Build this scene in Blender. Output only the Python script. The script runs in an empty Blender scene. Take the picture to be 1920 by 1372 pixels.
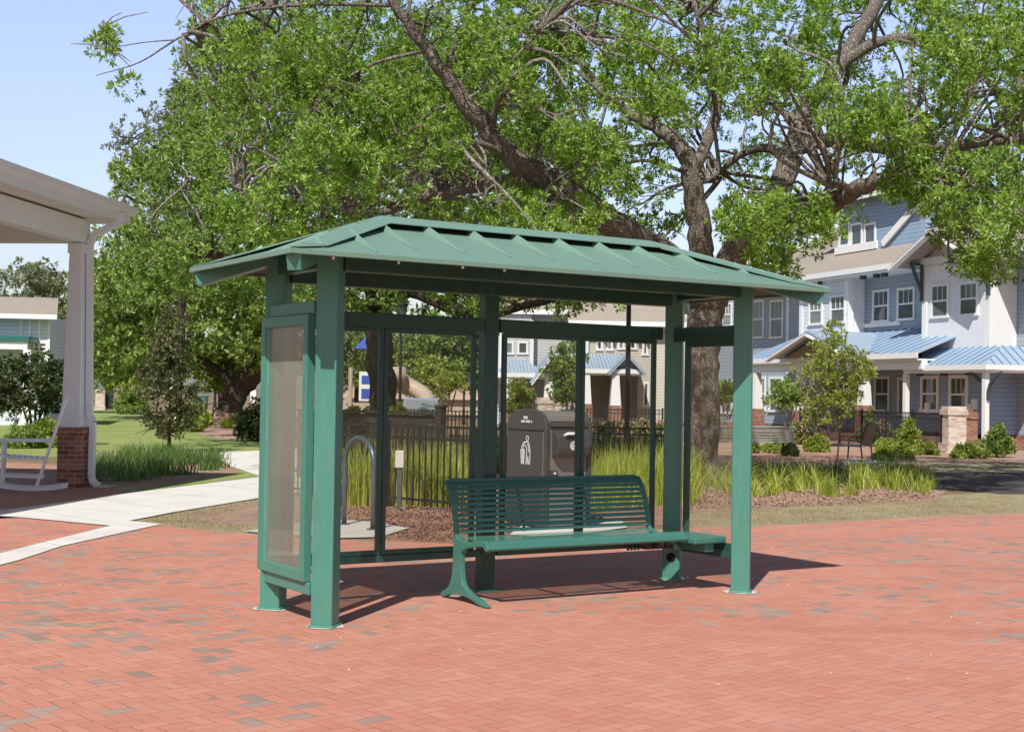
import bpy, math, random
import numpy as np
from mathutils import Vector, Matrix
random.seed(7); rng = np.random.default_rng(7)
sc = bpy.context.scene
COL = sc.collection
R = math.radians

# ------------------------------------------------------------------ camera model (for surveying points on the ground)
F, PITCH, ROLL, EYE = 2603.58, 0.0224, 0.0154, 1.6
def ray(px, py):
    a, b = px - 960, py - 686
    c, s = math.cos(ROLL), math.sin(ROLL)
    xs, ys = a * c + b * s, -a * s + b * c
    cp, sp = math.cos(PITCH), math.sin(PITCH)
    u = -ys / F
    return Vector((xs / F, cp - u * sp, sp + u * cp))
def gnd(px, py, z=0.0):
    d = ray(px, py)
    return Vector((0, 0, EYE)) + d * ((z - EYE) / d.z)
def at(px, py, Y):
    d = ray(px, py)
    return Vector((0, 0, EYE)) + d * (Y / d.y)

# ------------------------------------------------------------------ materials
class NT:
    def __init__(s, name):
        s.m = bpy.data.materials.new(name); s.m.use_nodes = True
        s.t = s.m.node_tree; s.t.nodes.clear()
        s.out = s.n('ShaderNodeOutputMaterial')
    def n(s, typ, **kw):
        nd = s.t.nodes.new(typ)
        for k, v in kw.items(): setattr(nd, k, v)
        return nd
    def l(s, a, b): s.t.links.new(a, b)
    def put(s, sock, v):
        if isinstance(v, bpy.types.NodeSocket): s.l(v, sock)
        else: sock.default_value = v
    def math(s, op, a, b=None, c=None):
        nd = s.n('ShaderNodeMath', operation=op)
        s.put(nd.inputs[0], a)
        if b is not None: s.put(nd.inputs[1], b)
        if c is not None: s.put(nd.inputs[2], c)
        return nd.outputs[0]
    def noise(s, vec, scale, detail=4, rough=.55):
        nd = s.n('ShaderNodeTexNoise'); nd.inputs['Scale'].default_value = scale
        nd.inputs['Detail'].default_value = detail; nd.inputs['Roughness'].default_value = rough
        if vec is not None: s.l(vec, nd.inputs['Vector'])
        return nd.outputs['Fac']
    def obj(s): return s.n('ShaderNodeTexCoord').outputs['Object']
    def pos(s): return s.n('ShaderNodeNewGeometry').outputs['Position']
    def scale(s, vec, sc_):
        nd = s.n('ShaderNodeMapping'); nd.inputs['Scale'].default_value = sc_
        s.l(vec, nd.inputs['Vector']); return nd.outputs[0]
    def ramp(s, fac, stops, interp='LINEAR'):
        nd = s.n('ShaderNodeValToRGB'); r = nd.color_ramp; r.interpolation = interp
        while len(r.elements) < len(stops): r.elements.new(.5)
        for e, (p, c) in zip(r.elements, stops):
            e.position = p; e.color = (*c, 1) if len(c) == 3 else c
        s.put(nd.inputs[0], fac); return nd.outputs[0]
    def mix(s, fac, a, b, mode='MIX'):
        nd = s.n('ShaderNodeMix', data_type='RGBA', blend_type=mode)
        s.put(nd.inputs[0], fac)
        for i, v in ((6, a), (7, b)):
            if isinstance(v, tuple): v = (*v, 1) if len(v) == 3 else v
            s.put(nd.inputs[i], v)
        return nd.outputs[2]
    def bump(s, h, strength=.3, dist=.01):
        nd = s.n('ShaderNodeBump'); nd.inputs['Strength'].default_value = strength
        nd.inputs['Distance'].default_value = dist; s.l(h, nd.inputs['Height'])
        return nd.outputs[0]
    def bsdf(s, col, rough=.6, normal=None, metal=0, spec=.4, **kw):
        nd = s.n('ShaderNodeBsdfPrincipled')
        if isinstance(col, tuple): col = (*col, 1)
        s.put(nd.inputs['Base Color'], col); s.put(nd.inputs['Roughness'], rough)
        nd.inputs['Metallic'].default_value = metal
        nd.inputs['Specular IOR Level'].default_value = spec
        if normal is not None: s.l(normal, nd.inputs['Normal'])
        for k, v in kw.items(): nd.inputs[k].default_value = v
        return nd.outputs[0]
    def done(s, sh): s.l(sh, s.out.inputs[0]); return s.m

def paint(name, col, rough=.45, var=.18, scale=3.0, bumpk=.0, dirt=.12, spec=.4, metal=0):
    t = NT(name); p = t.pos()
    n1 = t.noise(p, scale, 5); n2 = t.noise(t.scale(p, (9, 9, 1.2)), scale * 2, 3)
    lo = tuple(c * (1 - var) for c in col); hi = tuple(min(1, c * (1 + var)) for c in col)
    c = t.mix(n1, lo, hi)
    c = t.mix(t.math('MULTIPLY', t.ramp(n2, [(.5, (0, 0, 0)), (.75, (1, 1, 1))]), dirt), c, (.35, .32, .27))
    r = t.math('ADD', t.math('MULTIPLY', n2, .2), rough - .1)
    nm = t.bump(t.noise(p, 120, 2), bumpk, .002) if bumpk else None
    return t.done(t.bsdf(c, r, nm, metal, spec))

def leafmat(name, dark, mid, light, trans=.35, rough=.42):
    t = NT(name); g = t.n('ShaderNodeNewGeometry')
    rnd = g.outputs['Random Per Island']
    big = t.noise(g.outputs['Position'], 1.5, 3)
    v = t.math('ADD', t.math('MULTIPLY', rnd, .55), t.math('MULTIPLY', t.math('SUBTRACT', big, .32), 1.0))
    c = t.ramp(v, [(.08, dark), (.5, mid), (.95, light)])
    b = t.bsdf(c, rough, spec=.45)
    tr = t.n('ShaderNodeBsdfTranslucent'); t.l(t.mix(1, c, (1.0, 1.05, .5), 'MULTIPLY'), tr.inputs[0])
    mx = t.n('ShaderNodeMixShader'); mx.inputs[0].default_value = trans
    t.l(b, mx.inputs[1]); t.l(tr.outputs[0], mx.inputs[2])
    return t.done(mx.outputs[0])

def barkmat(name, a, b):
    t = NT(name); p = t.pos()
    n = t.noise(t.scale(p, (1, 1, .3)), 14, 6, .7); n2 = t.noise(p, 1.6, 3)
    v = t.n('ShaderNodeTexVoronoi', feature='DISTANCE_TO_EDGE'); v.inputs['Scale'].default_value = 11
    dn = t.n('ShaderNodeTexNoise'); dn.inputs['Scale'].default_value = 9; t.l(p, dn.inputs['Vector'])
    ad = t.n('ShaderNodeVectorMath', operation='MULTIPLY_ADD'); t.l(dn.outputs['Color'], ad.inputs[0]); ad.inputs[1].default_value = (.35, .35, .2); t.l(t.scale(p, (1.6, 1.6, .22)), ad.inputs[2])
    t.l(ad.outputs[0], v.inputs['Vector'])
    crack = t.ramp(v.outputs['Distance'], [(0, (0, 0, 0)), (.22, (1, 1, 1))])
    c = t.mix(t.math('ADD', t.math('MULTIPLY', n, .6), t.math('MULTIPLY', n2, .4)), a, b)
    c = t.mix(t.math('MULTIPLY', t.math('SUBTRACT', 1, crack), .6), c, tuple(x * .5 for x in a))
    h = t.math('ADD', t.math('MULTIPLY', crack, .6), t.math('MULTIPLY', n, .6))
    return t.done(t.bsdf(c, .9, t.bump(h, .9, .04), spec=.2))

def brickwall(name, cols, mortar, scale=1.0):
    # horizontal coordinate works on any vertical face: x+y of the object frame
    t = NT(name); o = t.obj(); sp = t.n('ShaderNodeSeparateXYZ'); t.l(o, sp.inputs[0])
    cb = t.n('ShaderNodeCombineXYZ'); t.l(t.math('ADD', sp.outputs[0], sp.outputs[1]), cb.inputs[0]); t.l(sp.outputs[2], cb.inputs[1])
    b = t.n('ShaderNodeTexBrick'); t.l(cb.outputs[0], b.inputs['Vector'])
    b.inputs['Scale'].default_value = scale; b.inputs['Brick Width'].default_value = .21; b.inputs['Row Height'].default_value = .076
    b.inputs['Mortar Size'].default_value = .007; b.inputs['Mortar'].default_value = (*mortar, 1)
    b.inputs['Color1'].default_value = (0, 0, 0, 1); b.inputs['Color2'].default_value = (1, 1, 1, 1); b.inputs['Bias'].default_value = 0
    n = t.noise(o, 30, 3)
    v = t.math('ADD', t.math('MULTIPLY', b.outputs['Color'], .8), t.math('MULTIPLY', n, .25))
    c = t.mix(b.outputs['Fac'], t.ramp(v, [(.05, cols[0]), (.5, cols[1]), (.95, cols[2])]), mortar)
    return t.done(t.bsdf(c, .9, t.bump(t.math('SUBTRACT', 1, b.outputs['Fac']), .6, .01), spec=.2))

def siding(name, col, lap=.17, lines=True):
    t = NT(name); o = t.obj(); sp = t.n('ShaderNodeSeparateXYZ'); t.l(o, sp.inputs[0])
    f = t.math('FRACT', t.math('DIVIDE', sp.outputs[2], lap))
    n = t.noise(o, 1.3, 4)
    c = t.mix(n, tuple(x * .9 for x in col), tuple(min(1, x * 1.08) for x in col))
    if lines:
        dk = t.ramp(f, [(0, (.45, .45, .45)), (.10, (.8, .8, .8)), (.16, (1, 1, 1)), (1, (1, 1, 1))])
        c = t.mix(1, c, dk, 'MULTIPLY')
        return t.done(t.bsdf(c, .6, t.bump(t.math('SUBTRACT', 1, f), .8, .012)))
    return t.done(t.bsdf(c, .7, t.bump(t.noise(o, 60, 2), .2, .005)))

def seammetal(name, col, axis=0, pitch=.4):
    t = NT(name); o = t.obj(); n = t.noise(o, 2, 4)
    return t.done(t.bsdf(t.mix(n, tuple(x * .9 for x in col), tuple(x * 1.1 for x in col)), .38, spec=.5))

def shingle(name, col):
    t = NT(name); o = t.obj()
    n = t.noise(o, 9, 5); n2 = t.noise(o, .7, 3)
    sp = t.n('ShaderNodeSeparateXYZ'); t.l(o, sp.inputs[0])
    f = t.math('FRACT', t.math('DIVIDE', sp.outputs[2], .075))
    c = t.mix(t.math('ADD', t.math('MULTIPLY', n, .7), t.math('MULTIPLY', n2, .3)), tuple(x * .7 for x in col), tuple(x * 1.3 for x in col))
    c = t.mix(1, c, t.ramp(f, [(0, (.75, .75, .75)), (.2, (1, 1, 1))]), 'MULTIPLY')
    return t.done(t.bsdf(c, .95, spec=.1))

def glasspane(name, tint, refl=.08, haze=0.0, hazecol=(.3, .27, .22), streak=False):
    t = NT(name)
    tr = t.n('ShaderNodeBsdfTransparent'); tr.inputs[0].default_value = (*tint, 1)
    gl = t.n('ShaderNodeBsdfGlossy'); gl.inputs['Roughness'].default_value = .03
    fr = t.n('ShaderNodeLayerWeight'); fr.inputs[0].default_value = .5
    m1 = t.n('ShaderNodeMixShader'); t.l(t.math('ADD', t.math('MULTIPLY', t.math('POWER', fr.outputs['Facing'], 4), .6), refl), m1.inputs[0])
    t.l(tr.outputs[0], m1.inputs[1]); t.l(gl.outputs[0], m1.inputs[2])
    res = m1.outputs[0]
    if haze:
        o = t.obj(); n = t.noise(t.scale(o, (1.6, 1.6, .22)), 2.0, 2)
        df = t.n('ShaderNodeBsdfDiffuse'); df.inputs[0].default_value = (*hazecol, 1)
        m2 = t.n('ShaderNodeMixShader')
        k = t.math('MULTIPLY', t.ramp(n, [(.3, (.75,) * 3), (.7, (1.15,) * 3)]), haze) if streak else t.math('MULTIPLY', n, haze * 2)
        t.l(k, m2.inputs[0]); t.l(res, m2.inputs[1]); t.l(df.outputs[0], m2.inputs[2]); res = m2.outputs[0]
    return t.done(res)

def herringbone():
    t = NT('brick_pavers'); p = t.pos()
    mp = t.n('ShaderNodeMapping'); mp.inputs['Rotation'].default_value = (0, 0, R(49)); mp.inputs['Scale'].default_value = (11, 11, 11)
    t.l(p, mp.inputs[0]); sp = t.n('ShaderNodeSeparateXYZ'); t.l(mp.outputs[0], sp.inputs[0])
    X, Y = sp.outputs[0], sp.outputs[1]
    i, j = t.math('FLOOR', X), t.math('FLOOR', Y)
    k = t.math('FLOORED_MODULO', t.math('SUBTRACT', i, j), 4)
    def eq(v): return t.math('COMPARE', k, v, .25)
    e1, e2 = eq(1), eq(2)
    hor = t.math('LESS_THAN', k, 1.5)
    bi, bj = t.math('SUBTRACT', i, e1), t.math('SUBTRACT', j, e2)
    lx, ly = t.math('SUBTRACT', X, bi), t.math('SUBTRACT', Y, bj)
    wx, wy = t.math('ADD', 1, hor), t.math('SUBTRACT', 2, hor)
    dx = t.math('MINIMUM', lx, t.math('SUBTRACT', wx, lx)); dy = t.math('MINIMUM', ly, t.math('SUBTRACT', wy, ly))
    d = t.math('MINIMUM', dx, dy)
    joint = t.ramp(d, [(.015, (1, 1, 1)), (.06, (0, 0, 0))])
    cb = t.n('ShaderNodeCombineXYZ'); t.l(bi, cb.inputs[0]); t.l(bj, cb.inputs[1])
    def wn(off):
        ad = t.n('ShaderNodeVectorMath', operation='ADD'); t.l(cb.outputs[0], ad.inputs[0]); ad.inputs[1].default_value = (off, off * 1.7, hor and 0)
        w = t.n('ShaderNodeTexWhiteNoise', noise_dimensions='3D'); t.l(ad.outputs[0], w.inputs['Vector']); return w.outputs['Value']
    w1, w2 = wn(.37), wn(13.1)
    big = t.noise(t.scale(p, (1, 1.3, 1)), 1.5, 2)          # greys come in loose drifts
    big2 = t.noise(p, .28, 2)
    thr = t.math('ADD', t.math('MULTIPLY', t.math('SUBTRACT', big, .5), 1.5), t.math('MULTIPLY', t.math('SUBTRACT', big2, .52), 1.3))
    dist = t.n('ShaderNodeVectorMath', operation='DISTANCE'); t.l(p, dist.inputs[0]); dist.inputs[1].default_value = (1.15, 8.0, 0)   # relaid plain bricks in front of the shelter
    plain = t.ramp(t.math('DIVIDE', dist.outputs['Value'], 4), [(.40, (.6,) * 3), (.66, (0, 0, 0))])
    grey = t.math('MULTIPLY', t.math('LESS_THAN', w1, t.math('SUBTRACT', t.math('ADD', .22, thr), plain)), .85)
    fine = t.noise(p, 45, 4, .7); blot = t.noise(p, 2.5, 4)
    red = t.ramp(t.math('ADD', t.math('MULTIPLY', w2, .7), t.math('MULTIPLY', fine, .35)),
                 [(.1, (.52, .218, .148)), (.5, (.555, .24, .168)), (.95, (.595, .275, .20))])
    red = t.mix(t.math('MULTIPLY', t.ramp(t.noise(p, .55, 3), [(.4, (0, 0, 0)), (.65, (1, 1, 1))]), .35), red, (.46, .165, .10))
    gry = t.ramp(w2, [(0, (.25, .205, .175)), (1, (.36, .295, .25))])
    c = t.mix(grey, red, gry)
    jn = t.ramp(t.noise(p, 7, 3), [(.35, (.12,) * 3), (.65, (.85,) * 3)])
    c = t.mix(t.math('MULTIPLY', joint, jn), c, (.26, .12, .085))
    streak = t.noise(t.scale(p, (.12, 1.6, 1)), 1.0, 3)
    c = t.mix(t.math('MULTIPLY', t.ramp(streak, [(.56, (0, 0, 0)), (.70, (1, 1, 1))]), .16), c, (.25, .10, .075))
    c = t.mix(t.math('MULTIPLY', t.ramp(blot, [(.45, (0, 0, 0)), (.75, (1, 1, 1))]), .35), c, (.52, .30, .23))
    c = t.mix(t.math('MULTIPLY', t.ramp(fine, [(.62, (0, 0, 0)), (.8, (1, 1, 1))]), .3), c, (.6, .42, .34))
    ad2 = t.math('ADD', t.math('MULTIPLY', t.math('SUBTRACT', 1, joint), .8), t.math('ADD', t.math('MULTIPLY', fine, .4), t.math('MULTIPLY', w2, .25)))
    return t.done(t.bsdf(c, .85, t.bump(ad2, .55, .006), spec=.25))

def groundmat(name, cols, scale=6, fine=60, bump=.5, big=.5, stretch=(1, 1, 1)):
    t = NT(name); p = t.pos()
    n = t.noise(t.scale(p, stretch), fine, 5, .75); m = t.noise(p, scale, 4); b = t.noise(p, big, 3)
    v = t.math('ADD', t.math('MULTIPLY', n, .5), t.math('ADD', t.math('MULTIPLY', m, .3), t.math('MULTIPLY', b, .3)))
    c = t.ramp(v, [(.33, cols[0]), (.53, cols[1]), (.75, cols[2])])
    return t.done(t.bsdf(c, .95, t.bump(n, bump, .02), spec=.1))

M = {}
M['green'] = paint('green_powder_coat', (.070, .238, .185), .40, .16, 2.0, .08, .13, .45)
M['roof_green'] = paint('faded_green_roof', (.168, .288, .226), .46, .13, 1.8, .06, .16, .5)
M['bench_green'] = paint('green_bench_coat', (.055, .195, .155), .34, .08, 4, .05, .07, .5)
M['frame'] = paint('shaded_green_frame_paint', (.022, .088, .074), .36, .10, 2.5, .06, .08, .45)  # shelter green darkened: the shade under the roof is painted into it
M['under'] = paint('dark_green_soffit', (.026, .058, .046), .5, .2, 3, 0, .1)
M['black'] = paint('black_metal', (.02, .02, .02), .45, .3, 6, 0, .1)
M['hole'] = paint('dark_opening', (.008, .009, .008), .9, .1, 2, 0, 0)
M['galv'] = paint('blue_grey_steel', (.10, .14, .16), .35, .15, 5, 0, .1, .5, .4)
M['grout'] = paint('pale_grout', (.62, .58, .5), .9, .12, 20, .3, .2)
def perforated(name, col, pitch=.024, r=.30):
    t = NT(name); o = t.obj(); sp = t.n('ShaderNodeSeparateXYZ'); t.l(o, sp.inputs[0])
    q = [t.math('POWER', t.math('SUBTRACT', t.math('FRACT', t.math('DIVIDE', sp.outputs[i], pitch)), .5), 2) for i in (0, 1)]
    hole = t.math('LESS_THAN', t.math('ADD', q[0], q[1]), r * r)
    n = t.noise(t.pos(), 4, 4); b = t.bsdf(t.mix(n, tuple(c * .92 for c in col), tuple(c * 1.08 for c in col)), .34, spec=.5)
    tr = t.n('ShaderNodeBsdfTransparent'); mx = t.n('ShaderNodeMixShader'); t.l(hole, mx.inputs[0]); t.l(b, mx.inputs[1]); t.l(tr.outputs[0], mx.inputs[2])
    return t.done(mx.outputs[0])
M['perforated'] = perforated('perforated_bench_sheet', (.068, .235, .182))
M['bin'] = paint('charcoal_plastic', (.055, .056, .057), .42, .12, 6, .1, .1, .45)
M['bin2'] = paint('grey_brown_steel', (.19, .18, .168), .42, .12, 6, .05, .12, .5)
M['white'] = paint('white_paint', (.80, .80, .79), .5, .05, 3, 0, .08)
M['chairwhite'] = paint('white_wood', (.78, .80, .83), .5, .05, 3, 0, .05)
M['signwhite'] = paint('white_decal', (.85, .85, .85), .5, .03, 3, 0, 0)
M['porchwhite'] = paint('porch_white', (.80, .82, .86), .5, .05, 3, 0, .06)
M['soffit'] = paint('porch_soffit', (.74, .71, .67), .6, .07, 3, 0, .08)
M['housewhite'] = paint('house_trim_white', (.83, .83, .82), .5, .04, 2, 0, .05)
M['blue_siding'] = siding('blue_lap_siding', (.29, .39, .52))
M['slate_siding'] = siding('slate_lap_siding', (.36, .43, .51))
M['pale_panel'] = siding('pale_blue_panel', (.78, .80, .85), lines=False)
M['pale_siding'] = siding('pale_blue_lap', (.68, .73, .80))
M['beige_siding'] = siding('beige_lap_siding', (.55, .51, .43))
M['grey_siding'] = siding('pale_grey_lap', (.55, .57, .58))
M['roof_shingle'] = shingle('tan_grey_shingle', (.36, .31, .26))
M['blue_metal'] = seammetal('blue_standing_seam', (.36, .45, .56))
M['blue_seam'] = paint('blue_seam_rib', (.16, .27, .42), .4, .05, 2, 0, 0)
M['dark_bracket'] = paint('dark_teal_bracket', (.05, .08, .085), .6, .1, 3)
def panemat():
    t = NT('dark_window_glass'); oi = t.n('ShaderNodeObjectInfo'); n = t.noise(t.obj(), 2.5, 3)
    c = t.mix(n, (.03, .045, .05), (.12, .15, .16)); c = t.mix(t.ramp(oi.outputs['Random'], [(.45, (0, 0, 0)), (.9, (.6, .6, .6))]), c, (.34, .36, .35))   # some drawn blinds
    return t.done(t.bsdf(c, .07, spec=.7))
M['pane'] = panemat()
M['brown_shade'] = paint('tan_gable_board', (.33, .24, .17), .7, .1, 3)
M['redbrick'] = brickwall('red_brick', ((.20, .07, .045), (.30, .11, .07), (.36, .21, .15)), (.38, .33, .28))
M['palebrick'] = brickwall('whitewashed_brick', ((.42, .26, .20), (.60, .48, .40), (.70, .62, .55)), (.62, .57, .5))
M['concrete'] = groundmat('pale_concrete', ((.58, .55, .50), (.68, .655, .61), (.75, .73, .69)), 2, 90, .15, .4)
def jointed():
    t = NT('pale_concrete_slabs'); p = t.pos(); mp = t.n('ShaderNodeMapping'); mp.inputs['Rotation'].default_value = (0, 0, R(-42)); t.l(p, mp.inputs[0])
    sp = t.n('ShaderNodeSeparateXYZ'); t.l(mp.outputs[0], sp.inputs[0]); f = t.math('FRACT', t.math('DIVIDE', sp.outputs[0], 1.52))
    n = t.noise(p, 1.2, 5); m = t.noise(p, 60, 3)
    c = t.ramp(t.math('ADD', t.math('MULTIPLY', n, .75), t.math('MULTIPLY', m, .25)), [(.3, (.58, .55, .49)), (.5, (.69, .665, .62)), (.7, (.75, .73, .69))])
    c = t.mix(t.math('MULTIPLY', t.math('LESS_THAN', f, .014), .55), c, (.25, .23, .2))
    return t.done(t.bsdf(c, .95, t.bump(m, .2, .01), spec=.1))
M['concrete'] = jointed()
M['oldconcrete'] = groundmat('stained_concrete', ((.40, .37, .32), (.52, .49, .44), (.62, .6, .55)), 3, 80, .2, .8)
M['pavers'] = herringbone()
M['mulch'] = groundmat('bark_mulch', ((.13, .06, .042), (.33, .19, .135), (.56, .41, .32)), 10, 38, 1.0, .7)
M['strawmulch'] = groundmat('pine_straw', ((.22, .125, .09), (.43, .28, .205), (.62, .46, .37)), 8, 45, 1.0, .5, (1, 3, 1))
M['lawn'] = groundmat('lawn_grass', ((.12, .15, .04), (.27, .32, .10), (.40, .43, .17)), 2, 50, .8, .3)
M['drylawn'] = groundmat('dry_lawn', ((.20, .165, .085), (.38, .32, .185), (.48, .43, .28)), 3, 55, .9, .4)
M['field'] = groundmat('rough_ground', ((.09, .09, .04), (.22, .17, .09), (.36, .26, .17)), 2, 30, .8, .12)
M['asphalt'] = groundmat('shaded_asphalt', ((.055, .05, .048), (.085, .075, .07), (.13, .11, .10)), 3, 80, .4, .6)
M['redpath'] = groundmat('red_path', ((.32, .17, .125), (.42, .235, .175), (.5, .31, .24)), 5, 60, .4, .6)
M['oakbark'] = barkmat('oak_bark', (.15, .122, .104), (.42, .36, .31))
M['greybark'] = barkmat('pale_grey_bark', (.30, .265, .235), (.56, .51, .46))
M['darkbark'] = barkmat('dark_bark', (.06, .045, .036), (.15, .115, .09))
M['oakleaf'] = leafmat('oak_leaf', (.055, .115, .016), (.31, .50, .075), (.68, .82, .30), .46)
M['oakleaf2'] = leafmat('far_oak_leaf', (.06, .115, .024), (.29, .43, .095), (.60, .72, .28), .46)
M['greyleaf'] = leafmat('dusty_leaf', (.13, .15, .08), (.28, .31, .19), (.45, .48, .34), .4)
M['darkleaf'] = leafmat('dark_evergreen_leaf', (.02, .035, .01), (.075, .105, .032), (.26, .26, .14), .22, .3)
M['limeleaf'] = leafmat('lime_leaf', (.14, .20, .025), (.39, .46, .09), (.62, .66, .22), .42)
M['midleaf'] = leafmat('mid_green_leaf', (.07, .13, .03), (.31, .43, .10), (.58, .66, .26), .44)
M['reedleaf'] = leafmat('yellow_green_blade', (.14, .20, .025), (.48, .54, .09), (.74, .74, .26), .45)
M['liriope'] = leafmat('liriope_blade', (.04, .09, .02), (.14, .25, .055), (.34, .46, .16), .35)
M['reeddark'] = leafmat('dark_blade', (.02, .045, .012), (.075, .135, .03), (.17, .25, .06), .25)
M['flower'] = leafmat('pale_flower', (.5, .25, .2), (.7, .45, .38), (.85, .75, .7), .2)
M['tan'] = paint('tan_play_plastic', (.50, .40, .31), .5, .08, 3)
M['playblue'] = paint('blue_play_plastic', (.05, .11, .50), .4, .06, 3)
M['woodfence'] = paint('dark_stained_board', (.032, .028, .024), .7, .25, 4, .3, .1)
M['mesh_green'] = paint('grey_green_mesh', (.34, .41, .37), .5, .15, 5)
M['sling'] = paint('brown_sling', (.20, .135, .10), .7, .15, 8)
M['dkframe'] = paint('dark_bronze_frame', (.045, .035, .03), .5, .2, 5)
M['porch_shade'] = paint('shaded_porch_wall', (.20, .155, .125), .7, .2, 2)
M['oliveleaf'] = leafmat('olive_leaf', (.035, .045, .015), (.15, .165, .06), (.40, .40, .22), .25, .32)
M['dryblade'] = leafmat('dry_blade', (.20, .15, .08), (.40, .33, .19), (.58, .50, .32), .3)
M['stalk'] = leafmat('purplish_stalk', (.09, .06, .055), (.20, .14, .12), (.32, .26, .2), .3)
M['stone'] = paint('pale_stone', (.65, .6, .55), .9, .15, 6, .5)
M['carpaint'] = paint('silver_blue_car', (.36, .42, .48), .25, .05, 2, 0, .03, .6, .3)
M['tealpaint'] = paint('teal_paint', (.02, .15, .13), .4, .1, 3)
M['tanroof'] = paint('tan_far_roof', (.52, .36, .27), .8, .12, .7)
M['speck'] = paint('pale_litter', (.75, .70, .62), .9, .1, 9)
M['glass_back'] = glasspane('shelter_glass', (.90, .885, .85), .05, .055, (.26, .22, .17))
M['glass_end'] = glasspane('scratched_panel', (.70, .71, .65), .10, .40, (.42, .42, .345), True)
M['glass_right'] = glasspane('smudged_panel', (.90, .88, .83), .06, .13, (.42, .36, .27), True)

# ------------------------------------------------------------------ mesh helpers
class MB:
    def __init__(s): s.v, s.f = [], []
    def add(s, vs, fs):
        o = len(s.v); s.v += [tuple(v) for v in vs]; s.f += [tuple(o + i for i in f) for f in fs]; return s
    def box(s, x0, x1, y0, y1, z0, z1, mat=None):
        vs = [(x, y, z) for z in (z0, z1) for y in (y0, y1) for x in (x0, x1)]
        if mat is not None: vs = [mat @ Vector(v) for v in vs]
        return s.add(vs, [(0, 2, 3, 1), (4, 5, 7, 6), (0, 1, 5, 4), (2, 6, 7, 3), (0, 4, 6, 2), (1, 3, 7, 5)])
    def beam(s, a, b, w, h, up=(0, 0, 1)):
        a, b = Vector(a), Vector(b); d = (b - a); L = d.length; d.normalize()
        up = Vector(up); x = d.cross(up)
        if x.length < 1e-4: x = d.cross(Vector((1, 0, 0)))
        x.normalize(); u = x.cross(d)
        m = Matrix((( x.x, d.x, u.x, a.x), (x.y, d.y, u.y, a.y), (x.z, d.z, u.z, a.z), (0, 0, 0, 1)))
        return s.box(-w / 2, w / 2, 0, L, -h / 2, h / 2, m)
    def quad(s, *p): return s.add(p, [tuple(range(len(p)))])
    def prism(s, poly, lo, hi, fn):      # poly 2-D, extruded lo..hi; fn(a, b, t) -> xyz
        n = len(poly); vs = [fn(a, b, lo) for a, b in poly] + [fn(a, b, hi) for a, b in poly]
        fs = [tuple(range(n))[::-1], tuple(range(n, 2 * n))] + [(i, (i + 1) % n, n + (i + 1) % n, n + i) for i in range(n)]
        return s.add(vs, fs)
    def slab(s, pts, thick):              # planar polygon thickened along its normal
        P = [Vector(p) for p in pts]; n = (P[1] - P[0]).cross(P[2] - P[0]).normalized() * thick
        k = len(P); vs = P + [p - n for p in P]
        return s.add(vs, [tuple(range(k)), tuple(range(2 * k - 1, k - 1, -1))] + [(i, k + i, k + (i + 1) % k, (i + 1) % k) for i in range(k)])
    def tube(s, path, rad, n=8, cap=True):
        P = [Vector(p) for p in path]
        if not isinstance(rad, (list, tuple)): rad = [rad] * len(P)
        o = len(s.v); prev = None
        for k, p in enumerate(P):
            d = (P[min(k + 1, len(P) - 1)] - P[max(k - 1, 0)]).normalized()
            if prev is None:
                x = d.cross(Vector((0, 0, 1)))
                if x.length < .05: x = d.cross(Vector((1, 0, 0)))
            else: x = prev - d * prev.dot(d)
            x.normalize(); prev = x; y = d.cross(x)
            for i in range(n):
                a = 2 * math.pi * i / n
                s.v.append(tuple(p + (x * math.cos(a) + y * math.sin(a)) * rad[k]))
        for k in range(len(P) - 1):
            for i in range(n):
                a, b = o + k * n + i, o + k * n + (i + 1) % n
                s.f.append((a, b, b + n, a + n))
        if cap:
            s.f.append(tuple(range(o + n - 1, o - 1, -1))); e = o + (len(P) - 1) * n
            s.f.append(tuple(range(e, e + n)))
        return s
    def lathe(s, c, prof, n=12):
        c = Vector(c); o = len(s.v)
        for r, z in prof:
            for i in range(n):
                a = 2 * math.pi * i / n; s.v.append((c.x + r * math.cos(a), c.y + r * math.sin(a), c.z + z))
        for k in range(len(prof) - 1):
            for i in range(n):
                a, b = o + k * n + i, o + k * n + (i + 1) % n; s.f.append((a, b, b + n, a + n))
        s.f.append(tuple(range(o + n - 1, o - 1, -1))); e = o + (len(prof) - 1) * n; s.f.append(tuple(range(e, e + n)))
        return s
    def build(s, name, mat, parent=None, smooth=False, bevel=0, off=None, label=None):
        me = bpy.data.meshes.new(name); v = s.v
        if off is not None: v = [(a - off[0], b - off[1], c - off[2]) for a, b, c in v]
        me.from_pydata(v, [], s.f); me.update()
        return link(name, me, mat, parent, smooth, bevel, label)

def link(name, me, mat, parent=None, smooth=False, bevel=0, label=None):
    import bmesh
    if len(me.polygons) < 40000:
        bm = bmesh.new(); bm.from_mesh(me); bmesh.ops.recalc_face_normals(bm, faces=bm.faces); bm.to_mesh(me); bm.free()
    me.materials.append(M[mat] if isinstance(mat, str) else mat)
    if smooth: me.polygons.foreach_set('use_smooth', [True] * len(me.polygons))
    o = bpy.data.objects.new(name, me); COL.objects.link(o)
    if parent is not None: o.parent = parent
    if bevel:
        b = o.modifiers.new('bevel', 'BEVEL'); b.width = bevel; b.segments = 2; b.limit_method = 'ANGLE'; b.angle_limit = R(40)
    if label: o['label'] = label
    return o

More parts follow.
